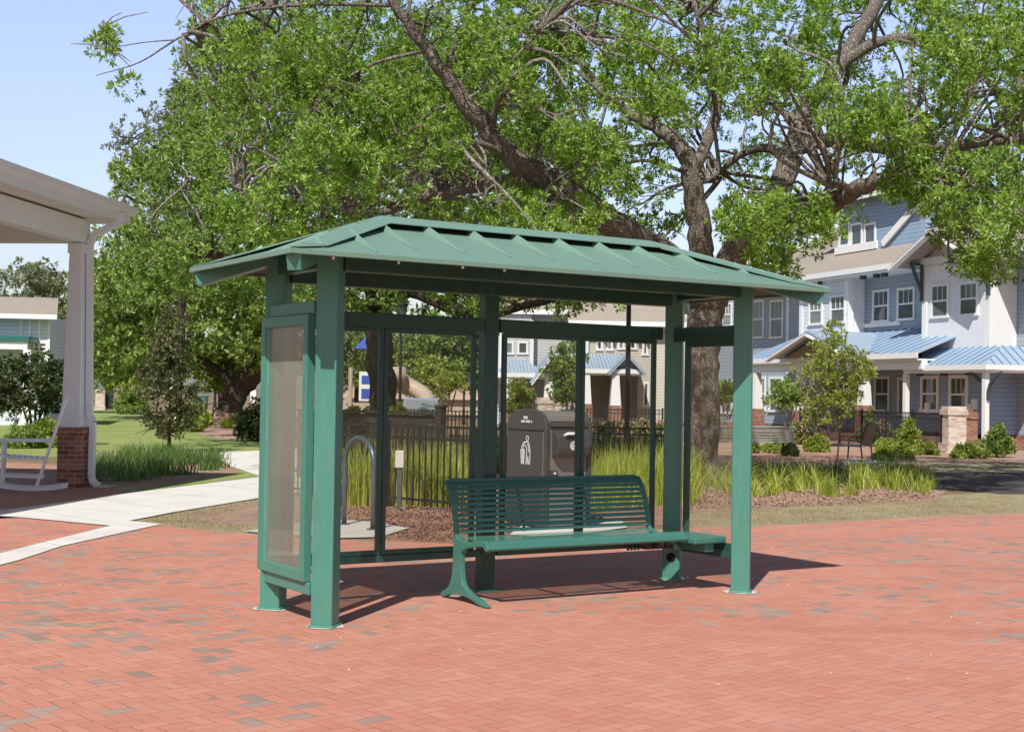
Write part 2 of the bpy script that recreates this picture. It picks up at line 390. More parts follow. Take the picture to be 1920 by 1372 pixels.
def thing(name, label, cat, loc=(0, 0, 0), rz=0, group=None):
    o = bpy.data.objects.new(name, None); COL.objects.link(o); o.location = loc; o.rotation_euler = (0, 0, rz)
    o.empty_display_size = .2; o['label'] = label; o['category'] = cat
    if group: o['group'] = group
    return o
def tag(o, label, cat, group=None, kind=None):
    o['label'] = label; o['category'] = cat
    if group: o['group'] = group
    if kind: o['kind'] = kind
    return o
def smoothpath(pts, sub=5):
    P = [Vector(p) for p in pts]; P = [P[0] * 2 - P[1]] + P + [P[-1] * 2 - P[-2]]; out = []
    for i in range(1, len(P) - 2):
        for k in range(sub):
            t = k / sub; a, b, c, d = P[i - 1], P[i], P[i + 1], P[i + 2]
            out.append(.5 * ((2 * b) + (c - a) * t + (2 * a - 5 * b + 4 * c - d) * t * t + (3 * b - a - 3 * c + d) * t ** 3))
    return out + [P[-2]]
def lerp_list(v, n):
    return list(np.interp(np.linspace(0, len(v) - 1, n), range(len(v)), v))

def npmesh(name, V, Fq, mat, parent=None, off=None):
    V = np.asarray(V, np.float32)
    if off is not None: V = V - np.array(off, np.float32)
    Fq = np.asarray(Fq, np.int32); k = Fq.shape[1]
    me = bpy.data.meshes.new(name); me.vertices.add(len(V)); me.vertices.foreach_set('co', V.ravel())
    me.loops.add(Fq.size); me.loops.foreach_set('vertex_index', Fq.ravel())
    me.polygons.add(len(Fq)); me.polygons.foreach_set('loop_start', np.arange(0, Fq.size, k, dtype=np.int32))
    me.polygons.foreach_set('loop_total', np.full(len(Fq), k, np.int32)); me.update(); me.validate()
    me.materials.append(M[mat] if isinstance(mat, str) else mat)
    o = bpy.data.objects.new(name, me); COL.objects.link(o)
    if parent is not None: o.parent = parent
    return o
def unit(a): return a / np.maximum(np.linalg.norm(a, axis=1, keepdims=True), 1e-6)
def leaves(base, d, L, W):
    n = len(base); d = unit(d); r = rng.normal(size=(n, 3)); s_ = unit(np.cross(d, r))
    L = L * rng.uniform(.7, 1.3, (n, 1)); W = W * rng.uniform(.75, 1.25, (n, 1))
    nrm = np.cross(d, s_) * L * .12
    V = np.stack([base, base + d * L * .5 + s_ * W * .5 + nrm, base + d * L, base + d * L * .5 - s_ * W * .5 + nrm], 1).reshape(-1, 3)
    return V, np.arange(4 * n).reshape(n, 4)
def sprays(centres, rad, n_spray, n_leaf, L, W, flat=.8, up=.25):
    # each centre becomes a clump of small rosettes of leaves
    C = np.repeat(np.asarray(centres), n_spray, 0)
    o = unit(rng.normal(size=C.shape)) * rng.uniform(.35, 1, (len(C), 1)) ** .6 * (np.repeat(np.asarray(rad).reshape(-1, 1), n_spray, 0) if np.ndim(rad) else rad)
    o[:, 2] *= flat
    S = C + o; out = unit(o)
    B = np.repeat(S, n_leaf, 0); D_ = unit(rng.normal(size=B.shape) + np.repeat(out, n_leaf, 0) * .8 + np.array([0, 0, up]))
    B = B + D_ * L * .15
    return leaves(B, D_, L, W)

# ------------------------------------------------------------------ world, sun, camera
w = bpy.data.worlds.new('World'); sc.world = w; w.use_nodes = True
nt = w.node_tree; bg = nt.nodes['Background']; sky = nt.nodes.new('ShaderNodeTexSky'); sky.sky_type = 'NISHITA'
SUN_EL, SUN_AZ = R(48.8), R(196.4)
sky.sun_disc = False; sky.sun_elevation = SUN_EL; sky.sun_rotation = SUN_AZ
sky.air_density = 1.1; sky.dust_density = 2.0; sky.ozone_density = 2.0
gain = nt.nodes.new('ShaderNodeMix'); gain.data_type = 'RGBA'; gain.blend_type = 'MULTIPLY'; gain.inputs[0].default_value = 1
nt.links.new(sky.outputs[0], gain.inputs[6]); nt.links.new(gain.outputs[2], bg.inputs[0])
tc = nt.nodes.new('ShaderNodeTexCoord'); sx = nt.nodes.new('ShaderNodeSeparateXYZ'); nt.links.new(tc.outputs['Generated'], sx.inputs[0])
rampn = nt.nodes.new('ShaderNodeValToRGB'); nt.links.new(sx.outputs[2], rampn.inputs[0]); cr = rampn.color_ramp      # sky gain raised low down, cut overhead to weaken fill and deepen shade
while len(cr.elements) < 5: cr.elements.new(.5)
for e, (p_, c_) in zip(cr.elements, ((0, (1.25, 1.22, 1.22)), (.1, (1.42, 1.26, 1.36)), (.3, (1.78, 1.50, 1.70)), (.42, (1.4, 1.35, 1.45)), (.66, (.28, .34, .42)))):
    e.position = p_; e.color = (*c_, 1)
# sky also dimmed behind the viewpoint so shaded faces get less fill
mr = nt.nodes.new('ShaderNodeMapRange'); nt.links.new(sx.outputs[1], mr.inputs[0]); mr.inputs[1].default_value = -.5; mr.inputs[2].default_value = .45; mr.inputs[3].default_value = .48; mr.inputs[4].default_value = 1
g2 = nt.nodes.new('ShaderNodeMix'); g2.data_type = 'RGBA'; g2.blend_type = 'MULTIPLY'; g2.inputs[0].default_value = 1
nt.links.new(rampn.outputs[0], g2.inputs[6]); nt.links.new(mr.outputs[0], g2.inputs[7]); nt.links.new(g2.outputs[2], gain.inputs[7]); bg.inputs[1].default_value = .15
sun = bpy.data.lights.new('sun', 'SUN'); sun.energy = 5.0; sun.angle = R(.53); sun.color = (1, .965, .90)
so = bpy.data.objects.new('sun', sun); COL.objects.link(so)
tosun = Vector((math.sin(SUN_AZ) * math.cos(SUN_EL), math.cos(SUN_AZ) * math.cos(SUN_EL), math.sin(SUN_EL)))
so.rotation_euler = tosun.to_track_quat('Z', 'Y').to_euler(); so.location = (-10, -20, 30)
cam = bpy.data.cameras.new('camera'); co = bpy.data.objects.new('camera', cam); COL.objects.link(co)
cam.sensor_width = 36; cam.lens = 36 * F / 1920; cam.clip_end = 2000; cam.clip_start = .1
co.location = (0, 0, EYE); co.rotation_euler = (Matrix.Rotation(R(90) + PITCH, 3, 'X') @ Matrix.Rotation(ROLL, 3, 'Z')).to_euler()
sc.camera = co
sc.view_settings.view_transform = 'Standard'; sc.view_settings.look = 'None'; sc.view_settings.exposure = 0; sc.view_settings.gamma = 1
sc.cycles.max_bounces = 8; sc.cycles.transparent_max_bounces = 16

# ------------------------------------------------------------------ ground sheets
def sheet(name, pts, z, mat, jit=0.0, step=.25):
    P = [Vector((p[0], p[1])) for p in pts]; out = []
    for a, b in zip(P, P[1:] + P[:1]):
        k = max(1, int((b - a).length / step)) if jit else 1; k = min(k, 120)
        for i in range(k):
            q = a.lerp(b, i / k)
            if jit: q += Vector((random.gauss(0, jit), random.gauss(0, jit)))
            out.append((q.x, q.y, z))
    from mathutils.geometry import tessellate_polygon
    tris = tessellate_polygon([[Vector(p) for p in out]])
    m = MB(); m.v = out; m.f = [tuple(t) for t in tris]
    o = m.build(name, mat); o['kind'] = 'structure'; return o
def gp(*px): return [gnd(*p) for p in px]
g = MB(); g.box(-700, 700, -60, 1400, -.5, 0); o = g.build('ground', 'field'); o['kind'] = 'structure'
edge_back = [(-140, 1000), (36, 1032), (209, 987), (303, 985), (345, 992), (400, 997), (490, 1005), (640, 1013), (740, 1016), (850, 1021), (930, 1017), (1010, 1012), (1140, 1002),
             (1300, 990), (1415, 988), (1590, 979), (1765, 969), (1900, 964), (2300, 950)]
sheet('brick_plaza', gp(*edge_back) + [Vector((16, 4)), Vector((12, -3)), Vector((-12, -3)), Vector((-9, 6))], .012, 'pavers', .012)
# small triangle of brick left of the paved band, porch floor
sheet('brick_terrace', gp((-160, 962), (36, 972), (209, 988), (36, 1031), (-160, 1082)), .010, 'pavers')
sheet('porch_floor', gp((-260, 870), (36, 868), (120, 872), (200, 905), (238, 927), (36, 955), (-260, 992)), .008, 'redpath', .01)
sheet('concrete_walk', gp((-200, 980), (36, 955), (236, 927), (488, 895), (640, 876), (640, 914), (488, 935), (327, 962), (240, 979), (209, 988), (36, 972), (-200, 958)), .020, 'concrete', 0)
sheet('concrete_band', gp((209, 987.5), (240, 978.5), (303, 985), (118, 1026), (36, 1053), (-160, 1104), (-160, 1082), (36, 1031)), .0205, 'concrete', 0)
sheet('branch_path', gp((415, 848), (560, 843), (760, 850), (760, 868), (600, 872), (560, 878), (488, 894), (430, 874), (404, 858)), .016, 'concrete', .006)
sheet('grass_verge', gp((240, 979), (327, 962), (488, 935), (640, 915), (660, 960), (640, 1012), (490, 1005), (400, 997), (345, 992), (303, 985)), .006, 'drylawn', .02)
sheet('bare_soil_patch', gp((345, 968), (420, 950), (500, 940), (600, 938), (600, 985), (455, 986), (395, 984)), .009, 'oldconcrete' if False else 'strawmulch', .02)
BIKE_PAD = ((455, 999), (540, 984), (640, 977), (700, 981), (765, 993), (742, 1001), (705, 1010), (640, 1011.5), (560, 1007))
sheet('bike_pad', gp(*BIKE_PAD), .022, 'oldconcrete', .01)
sheet('mulch_bed', gp((600, 925), (760, 915), (900, 912), (1120, 905), (1290, 898), (1340, 905), (1310, 975), (1140, 1000), (1010, 1011), (930, 1016), (850, 1020), (740, 1015), (640, 1012), (610, 960)), .004, 'mulch', .03)
BIN_PAD = ((955, 1005), (990, 978), (1165, 974), (1175, 992), (1090, 1004), (1000, 1009))
sheet('compactor_pad', gp(*BIN_PAD), .024, 'concrete', .005)
sheet('lawn', gp((-100, 800), (36, 778), (175, 762), (220, 756), (300, 780), (340, 800), (420, 815), (700, 800), (900, 835), (760, 850), (560, 843), (415, 848), (404, 858), (300, 850), (36, 860), (-100, 870)), .003, 'lawn', .04)
sheet('left_planting_bed', gp((165, 850), (300, 842), (408, 855), (430, 873), (480, 890), (440, 897), (236, 926), (200, 906), (150, 880)), .007, 'strawmulch', .03)
sheet('bed_grass_edge', gp((430, 873), (488, 893), (236, 925.5), (230, 921), (420, 893), (452, 884)), .009, 'lawn', .012)
sheet('mulch_far_left', gp((330, 800), (360, 770), (640, 760), (640, 790), (490, 815), (430, 826), (380, 815)), .006, 'strawmulch', .05)
sheet('dry_grass_strip', gp((1290, 990), (1300, 958), (1420, 950), (1560, 945), (1700, 942), (1740, 930), (1873, 922), (2100, 915), (2300, 945), (1900, 964), (1765, 969), (1590, 979), (1415, 988)), .006, 'drylawn', .03)
sheet('right_mulch_bed', gp((1285, 962), (1270, 880), (1420, 868), (1620, 862), (1740, 872), (1775, 920), (1755, 940), (1700, 944), (1560, 948), (1420, 954)), .009, 'strawmulch', .05)
sheet('asphalt_path', gp((1640, 882), (1760, 886), (2100, 888), (2300, 925), (1875, 927), (1770, 915), (1660, 905)), .011, 'asphalt', .02)
sheet('far_grass_strip', gp((1560, 868), (1740, 866), (1900, 872), (2200, 872), (2200, 888), (1760, 885), (1600, 880)), .008, 'drylawn', .03)
sheet('red_path', gp((1180, 853), (1400, 846), (1640, 846), (1660, 856), (1640, 868), (1420, 872), (1200, 872)), .013, 'redpath', .02)
sheet('house_mulch', gp((1120, 838), (1300, 826), (1500, 822), (1900, 828), (2200, 832), (2200, 872), (1740, 866), (1650, 860), (1630, 846), (1200, 850)), .005, 'strawmulch', .05)
k = MB(); a, b = gnd(1412, 846), gnd(1496, 846); k.beam((a.x, a.y, .05), (b.x, b.y, .05), .15, .1); o = k.build('path_kerb', 'oldconcrete'); o['kind'] = 'structure'

# ------------------------------------------------------------------ bus shelter
SX, SY, PSI = -1.2546, 9.5485, .5674
L_, D_ = 3.773, .9026
sh = thing('bus_shelter', 'green steel bus shelter with a hipped metal roof standing on the brick plaza', 'bus shelter', (SX, SY, .012), PSI)
def S2W(x, y, z=0): return Vector((SX + x * math.cos(PSI) - y * math.sin(PSI), SY + x * math.sin(PSI) + y * math.cos(PSI), z))
def rotbox(m, cx, cy, w, z0, z1, ang=R(45)):
    T = Matrix.Translation((cx, cy, 0)) @ Matrix.Rotation(ang, 4, 'Z'); return m.box(-w / 2, w / 2, -w / 2, w / 2, z0, z1, T)
PW = .154
def slope_z(y): return 2.512 + (y + .478) * (.357 / .929)
for cx, cy in ((0, 0), (L_, 0), (0, D_), (L_, D_)):
    p = rotbox(MB(), cx, cy, PW, .006, 2.60).build('post', 'green', sh, bevel=.007)
    rotbox(MB(), cx, cy, PW + .028, .0, .018).build('base_plate', 'green', p, bevel=.003)
    m = MB(); T = [(cx + (PW * .72 + random.uniform(0, .05)) * math.cos(a), cy + (PW * .72 + random.uniform(0, .05)) * math.sin(a), (.004)) for i, a in enumerate(np.linspace(0, 2 * math.pi, 17)[:-1])]
    m.v = T; m.f = [tuple(range(16))]; m.build('grout_pad', 'grout', p)
for cx, cy, nx, ny in ((0, D_, 1, -1), (L_, D_, -1, -1)):
    n_ = Vector((nx, ny, 0)).normalized(); c_ = Vector((cx, cy, .20)) + n_ * (PW / 2)
    m = MB(); m.tube([c_ - n_ * .004, c_ + n_ * .003], .042, 16); m.build('cable_hole', 'hole', sh)
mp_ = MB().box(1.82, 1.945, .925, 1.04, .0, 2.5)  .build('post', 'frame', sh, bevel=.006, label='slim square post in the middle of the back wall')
MB().box(1.80, 1.965, .905, 1.06, -.004, .012).build('base_plate', 'green', mp_, bevel=.003)
# eave beams
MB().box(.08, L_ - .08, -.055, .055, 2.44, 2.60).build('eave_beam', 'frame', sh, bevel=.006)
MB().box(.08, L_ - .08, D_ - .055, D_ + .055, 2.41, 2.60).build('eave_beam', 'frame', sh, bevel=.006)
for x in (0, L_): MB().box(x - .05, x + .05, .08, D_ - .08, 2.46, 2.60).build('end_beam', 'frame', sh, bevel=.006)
# hip rafters following the slope, box ended
for cx, cy, sx, sy in ((0, 0, -1, -1), (L_, 0, 1, -1), (0, D_, -1, 1), (L_, D_, 1, 1)):
    m = MB(); a = Vector((cx + sx * .47, cy + sy * .435, 2.437)); b = Vector((cx - sx * .35, cy - sy * .33, 2.745))
    m.beam(a, b, .10, .115); m.build('hip_rafter', 'green', sh, bevel=.005)
# roof : lower sheet, eave lip, V ribs, raised caps
x0, x1, y0, y1, ze, zr = -.509, L_ + .509, -.478, D_ + .478, 2.516, 2.850
xr0, xr1, ym = .60, 3.115, D_ / 2
A, B, C_, Dd = (x0, y0, ze), (x1, y0, ze), (x1, y1, ze), (x0, y1, ze); E1, E2 = (xr0, ym, zr), (xr1, ym, zr)
m = MB(); m.v = [A, B, C_, Dd, E1, E2] + [(p[0], p[1], p[2] - .014) for p in (A, B, C_, Dd, E1, E2)]
m.f = [(0, 1, 5, 4), (1, 2, 5), (2, 3, 4, 5), (3, 0, 4)]
roofm = m
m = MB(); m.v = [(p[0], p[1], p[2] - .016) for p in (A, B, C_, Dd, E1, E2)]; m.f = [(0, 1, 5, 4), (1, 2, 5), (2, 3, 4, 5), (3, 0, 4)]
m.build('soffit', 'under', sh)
lip = MB(); t = .012
for p, q, n in ((A, B, (0, -1)), (B, C_, (1, 0)), (C_, Dd, (0, 1)), (Dd, A, (-1, 0))):
    P, Q = Vector(p), Vector(q); d = (Q - P).normalized(); n = Vector((*n, 0))
    a, b = P + n * .006 - d * .012, Q + n * .006 + d * .0
    lip.beam(a - Vector((0, 0, .012)), b - Vector((0, 0, .012)), t, .036)
lip.build('eave_lip', 'roof_green', sh, bevel=.004)
ribs = MB()
def plane_pt(side, s, tt):      # s along the eave/ridge direction, tt 0 eave .. 1 ridge
    if side == 'f': return Vector((s, y0 + (ym - y0) * tt, ze + (zr - ze) * tt))
    if side == 'b': return Vector((s, y1 + (ym - y1) * tt, ze + (zr - ze) * tt))
    if side == 'l': return Vector((x0 + (xr0 - x0) * tt, s, ze + (zr - ze) * tt))
    return Vector((x1 + (xr1 - x1) * tt, s, ze + (zr - ze) * tt))
def rib(side, s, tmax):
    n = {'f': Vector((0, -.36, .93)), 'b': Vector((0, .36, .93)), 'l': Vector((-.3, 0, .95)), 'r': Vector((.3, 0, .95))}[side]
    e = Vector((1, 0, 0)) if side in 'fb' else Vector((0, 1, 0))
    tp, bt = plane_pt(side, s, tmax), plane_pt(side, s, .08 if s < .5 else .26)
    H, Wd = .054, .036
    ribs.add([tp - e * Wd, tp + e * Wd, tp + n * H, bt + n * .002 - e * .012, bt + n * .002 + e * .012, bt + n * .004], [(0, 1, 2), (0, 2, 5, 3), (1, 4, 5, 2), (3, 5, 4)])
for i in range(12):
    s = -.245 + i * .389
    for side in 'fb':
        lim = 1.0
        if s < xr0: lim = (s - x0) / (xr0 - x0)
        if s > xr1: lim = (x1 - s) / (x1 - xr1)
        rib(side, s, max(.12, lim - .10 if lim >= 1 else lim * .97 - .03))
for s in (-.1, .29, .6, .99):
    lim = 1 - abs(s - ym) / (ym - y0)
    for side in 'lr': rib(side, s, max(.1, lim * .96 - .03))
roofm.add(ribs.v, ribs.f); roofm.build('roof', 'roof_green', sh)
cap = MB(); up = Vector((0, 0, .060))
def band(p, q, fdir, wdt, lift0=up):
    p, q = Vector(p), Vector(q); cap.slab([p + lift0, q + lift0, q + lift0 * .86 + fdir[1] * wdt, p + lift0 * .86 + fdir[0] * wdt], .006)
dn_f, dn_b = Vector((0, -.934, -.359)), Vector((0, .934, -.359))
dn_l, dn_r = Vector((-.957, 0, -.29)), Vector((.957, 0, -.29))
W_ = .175
band(E1, E2, (dn_f, dn_f), W_); band(E2, E1, (dn_b, dn_b), W_)
for cn, Er, sa, sb in ((A, E1, dn_f, dn_l), (B, E2, dn_f, dn_r), (C_, E2, dn_b, dn_r), (Dd, E1, dn_b, dn_l)):
    c0 = Vector(cn).lerp(Vector(Er), .10)
    for d in (sa, sb):
        e = Vector((1 if cn[0] < 1 else -1, 0, 0)) if abs(d.y) > .1 else Vector((0, 1 if cn[1] < .4 else -1, 0))
        # cap strip parallel to the hip on both slopes
        off = e * (W_ * 1.1)
        cap.slab([c0 + up * .25, Vector(Er) + up, Vector(Er) + up * .86 + d * W_, c0 + up * .2 + off], .006)
        band(cn, c0, (e * .02, off), 1, Vector((0, 0, .012)))
cap.build('roof_cap', 'roof_green', sh)
hol = MB()  # black strips under the caps paint in the dark of the vent gaps
for (p, q, d) in ((E1, E2, dn_f), (E2, E1, dn_b)):
    hol.slab([Vector(p) + d * .02 + up * .5, Vector(q) + d * .02 + up * .5, Vector(q) + d * (W_ - .05) + up * .16, Vector(p) + d * (W_ - .05) + up * .16], .01)
for cn, Er, sa, sb in ((A, E1, dn_f, dn_l), (B, E2, dn_f, dn_r), (C_, E2, dn_b, dn_r), (Dd, E1, dn_b, dn_l)):
    c0 = Vector(cn).lerp(Vector(Er), .16)
    for d in (sa, sb):
        e = Vector((1 if cn[0] < 1 else -1, 0, 0)) if abs(d.y) > .1 else Vector((0, 1 if cn[1] < .4 else -1, 0))
        hol.slab([c0 + up * .15, Vector(Er) + up * .5, Vector(Er) + d * (W_ - .05) + up * .16, c0 + e * (W_ * .8) + up * .1], .008)
hol.build('vent_shade_strip', 'hole', sh)
# small bolts under the front lip
for x in (.28, .78, 1.12, -.2): 
    m = MB(); m.lathe((x, y0 + .02, 2.468), [(.0, .0), (.009, .003), (.009, .02), (.004, .022)], 8); m.build('bolt', 'signwhite', sh)
# back wall : rails, glazed frames
YB = .955
for xa, xb in ((.10, 1.80), (1.965, 3.66)):
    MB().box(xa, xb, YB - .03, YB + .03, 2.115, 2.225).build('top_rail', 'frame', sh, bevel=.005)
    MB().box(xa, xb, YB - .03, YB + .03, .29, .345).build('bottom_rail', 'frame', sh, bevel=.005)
def glazed(xa, xb, z0, z1, fw=.037, fn=None, name='glass_frame', glass='glass_back', th=.04):
    fn = fn or (lambda a, b, c: (a, b, c)); m = MB()
    def bx(xa_, xb_, za, zb, ya, yb):
        vs = [fn(x, y, z) for z in (za, zb) for y in (ya, yb) for x in (xa_, xb_)]
        m.add(vs, [(0, 2, 3, 1), (4, 5, 7, 6), (0, 1, 5, 4), (2, 6, 7, 3), (0, 4, 6, 2), (1, 3, 7, 5)])
    bx(xa, xa + fw, z0, z1, -th / 2, th / 2); bx(xb - fw, xb, z0, z1, -th / 2, th / 2)
    bx(xa + fw, xb - fw, z0, z0 + fw, -th / 2, th / 2); bx(xa + fw, xb - fw, z1 - fw, z1, -th / 2, th / 2)
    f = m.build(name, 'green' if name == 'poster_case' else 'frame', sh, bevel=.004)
    q = MB(); q.quad(fn(xa + fw * .9, 0, z0 + fw * .9), fn(xb - fw * .9, 0, z0 + fw * .9), fn(xb - fw * .9, 0, z1 - fw * .9), fn(xa + fw * .9, 0, z1 - fw * .9))
    q.build('glass_pane', glass, f)
back = lambda a, b, c: (a, YB + b, c)
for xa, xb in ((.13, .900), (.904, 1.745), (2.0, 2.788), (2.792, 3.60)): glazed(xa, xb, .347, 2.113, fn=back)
# right end wall
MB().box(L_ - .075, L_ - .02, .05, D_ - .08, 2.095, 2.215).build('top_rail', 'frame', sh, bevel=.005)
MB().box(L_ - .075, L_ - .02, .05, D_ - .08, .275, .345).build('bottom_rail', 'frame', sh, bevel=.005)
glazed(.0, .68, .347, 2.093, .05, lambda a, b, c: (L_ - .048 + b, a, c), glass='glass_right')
# left end wall : poster case hung between the posts
MB().box(-.085, -.03, .09, D_ + .02, 2.145, 2.235).build('top_rail', 'green', sh, bevel=.005)
MB().box(-.085, -.03, .09, D_ + .02, .205, .29).build('bottom_rail', 'green', sh, bevel=.005)
glazed(.135, .965, .292, 2.143, .075, lambda a, b, c: (-.078 + b, a, c), 'poster_case', 'glass_end', .06)
# corner shelf seat at the right end with its bracket
s_ = MB().box(3.36, 3.70, .10, .60, .40, .455).build('shelf_seat', 'bench_green', sh, bevel=.012)
MB().box(3.50, 3.60, .14, .58, .33, .40).build('seat_bracket', 'bench_green', s_, bevel=.004)

# ------------------------------------------------------------------ bench
leg = [(.159, .01), (.21, .004), (.291, .012), (.38, .034), (.478, .05), (.612, .052), (.744, .035), (.80, .012), (.863, .008), (.868, .035), (.78, .078), (.735, .11), (.715, .146), (.695, .2), (.687, .247), (.681, .399), (.672, .491), (.682, .552), (.691, .61), (.726, .733), (.78, .846), (.85, .913),
       (.825, .925), (.752, .85), (.700, .74), (.665, .61), (.655, .54), (.640, .497), (.60, .482), (.491, .469), (.40, .478), (.305, .492), (.228, .498), (.18, .480), (.165, .44), (.185, .418), (.21, .43), (.225, .447), (.26, .452), (.446, .427), (.526, .403), (.559, .37), (.563, .285), (.555, .22), (.543, .167), (.52, .135), (.492, .115), (.398, .079), (.248, .045)]
BX0, BX1 = 1.40, 3.34
bo = S2W((BX0 + BX1) / 2, .45, .012)
be = thing('park_bench', 'green metal slatted bench with a curved back under the bus shelter roof', 'bench', bo, PSI)
def bl(x, y, z): return (x - (BX0 + BX1) / 2, y - .45, z)
MB().prism(leg, BX0, BX0 + .045, lambda a, b, t: bl(t, a, b)).build('end_frame', 'bench_green', be, bevel=.006)
upper = [p for p in leg if p[1] > .40]
MB().prism(upper, BX1 - .04, BX1, lambda a, b, t: bl(t, a, b)).build('end_frame', 'bench_green', be, bevel=.006, label='right end frame without a foot')
m = MB().box(*[v for ab in zip(bl(3.10, .42, .34), bl(3.40, .60, .40)) for v in ab]); m.box(*[v for ab in zip(bl(3.16, .30, .36), bl(3.20, .70, .43)) for v in ab]); m.box(*[v for ab in zip(bl(3.24, .30, .36), bl(3.28, .70, .43)) for v in ab])
m.build('support_bracket', 'black', be)
m = MB()
for k_ in range(4): m.beam(bl(2.98 + k_ * .035, .60, .44), bl(3.00 + k_ * .035, .52, .33), .016, .016)
m.beam(bl(2.94, .56, .36), bl(3.18, .56, .36), .03, .03); m.build('clamp', 'black', be)
MB().tube([bl(3.30, .30, .43), bl(3.31, .28, .34)], .022, 10).build('lug', 'bench_green', be, smooth=True)
xa, xb = BX0 + .046, BX1 - .041
def slat(y, z, w, h, ang):
    T = Matrix.Translation(bl((xa + xb) / 2, y, z)) @ Matrix.Rotation(ang, 4, 'X')
    return MB().box(-(xb - xa) / 2, (xb - xa) / 2, -w / 2, w / 2, -h / 2, h / 2, T).build('slat', 'bench_green', be, bevel=.005)
# seat boards
nose = [(.165, .44), (.175, .425), (.20, .43), (.232, .455), (.245, .487), (.235, .497), (.205, .496), (.178, .482)]
MB().prism(nose, xa, xb, lambda a, b, t: bl(t, a, b)).build('seat_nose', 'bench_green', be, smooth=False, bevel=.004)
for yy, zz, wy, an in ((.300, .490, .088, R(-5)), (.392, .483, .084, R(-3)), (.484, .480, .088, R(1)), (.590, .486, .112, R(5))):
    T = Matrix.Translation(bl((xa + xb) / 2, yy, zz)) @ Matrix.Rotation(an, 4, 'X'); q = MB(); hx = (xb - xa) / 2
    q.quad(*[T @ Vector(v) for v in ((-hx, -wy / 2, 0), (hx, -wy / 2, 0), (hx, wy / 2, 0), (-hx, wy / 2, 0))]); q.build('seat_sheet', 'perforated', be)
MB().beam(bl(xa, .345, .462), bl(xb, .345, .462), .02, .02).build('seat_rail', 'bench_green', be)
# back slats along the curve
curve = [(.640, .515), (.660, .575), (.676, .635), (.695, .700), (.718, .765), (.748, .825), (.785, .880), (.815, .912)]
cp_ = smoothpath([Vector((0, a, b)) for a, b in curve], 6)
acc = [0]
for a, b in zip(cp_, cp_[1:]): acc.append(acc[-1] + (b - a).length)
tot = acc[-1]
for i in range(10):
    s0 = tot * (i + .4) / 10.1
    yy = np.interp(s0, acc, [p.y for p in cp_]); zz = np.interp(s0, acc, [p.z for p in cp_])
    y2 = np.interp(s0 + .01, acc, [p.y for p in cp_]); z2 = np.interp(s0 + .01, acc, [p.z for p in cp_])
    ang = math.atan2(z2 - zz, y2 - yy)
    slat(yy, zz, .029 if i < 9 else .048, .014, ang)
MB().tube([bl(xa, .838, .918), bl(xb, .838, .918)], .018, 10).build('top_rail', 'bench_green', be, smooth=True)
for xq in (2.05, 2.70):
    m = MB()
    for p, q in zip(cp_[::3], cp_[3::3]): m.beam(bl(xq, p.y + .016, p.z), bl(xq, q.y + .016, q.z), .03, .008, (1, 0, 0))
    m.beam(bl(xq, .20, .44), bl(xq, .66, .455), .03, .03); m.build('strap', 'bench_green', be)

# ------------------------------------------------------------------ compactor bin
TH = R(34); cc = at(1021, 990, 16.7)
bn = thing('trash_compactor', 'charcoal and grey litter compactor bin with domed top and white pictogram behind the bench', 'litter bin', (cc.x, cc.y, .024), TH)
BW, BD, BH = .70, .84, 1.44
def dome(y0_, y1_, zb, zs, zt, n=14):
    c, r = (y0_ + y1_) / 2, (y1_ - y0_) / 2
    return [(y0_, zb), (y1_, zb)] + [(c + r * math.copysign(abs(math.cos(a)) ** .8, math.cos(a)), zs + (zt - zs) * abs(math.sin(a)) ** .8) for a in np.linspace(0, math.pi, n)]
side = lambda a, b, t: (t, a, b)
e = MB().prism(dome(0, BD, .02, 1.20, BH), 0, .055, side).build('end_panel', 'bin', bn, bevel=.012)
MB().prism(dome(0, BD, .02, 1.20, BH), BW - .055, BW, side).build('end_panel', 'bin', bn, bevel=.012)
MB().prism(dome(.035, BD - .03, .0, 1.18, BH - .025), .056, BW - .056, side).build('body', 'bin2', bn, bevel=.006)
MB().box(-.003, .0015, .05, BD - .03, 1.165, 1.185).build('panel_groove', 'hole', e)
MB().box(-.004, .0, .045, .06, .1, 1.16).build('panel_trim', 'bin2', e)
# hopper door on the front face
hp = [(.030, 1.19), (.030, .86), (-.04, .87), (-.10, .91), (-.115, .98), (-.10, 1.10), (-.05, 1.17)]
h = MB().prism(hp, .11, BW - .11, side).build('hopper', 'bin', bn, bevel=.012)
MB().box(.09, BW - .09, .024, .034, 1.20, 1.225).build('hopper_slot', 'hole', bn)
MB().tube([(.215, -.08, 1.12), (.24, -.115, 1.145), (BW - .26, -.115, 1.145), (BW - .235, -.08, 1.12)], .018, 8).build('handle', 'signwhite', h, smooth=True)
MB().box(.23, BW - .23, -.108, -.09, 1.07, 1.115).build('handle_recess', 'hole', h)
for i in range(5): MB().box(.07, BW - .07, .012 + i * .004, .04, 1.24 + i * .024, 1.248 + i * .024).build('louvre', 'bin2', bn)
m = MB().box(.075, .19, .012, .04, .60, .70); lk = m.build('lock_plate', 'bin', bn, bevel=.004)
MB().tube([(.145, .013, .665), (.145, -.004, .665)], .014, 10).build('lock', 'signwhite', lk)
MB().box(.08, BW - .08, .020, .036, .06, .56).build('front_door', 'bin2', bn, bevel=.006)
for zz in (1.25, .72, .3): MB().lathe((0, 0, 0), [(.008, 0), (.008, .004)], 8).build('rivet', 'galv', e).location = (.03, -.001, zz)
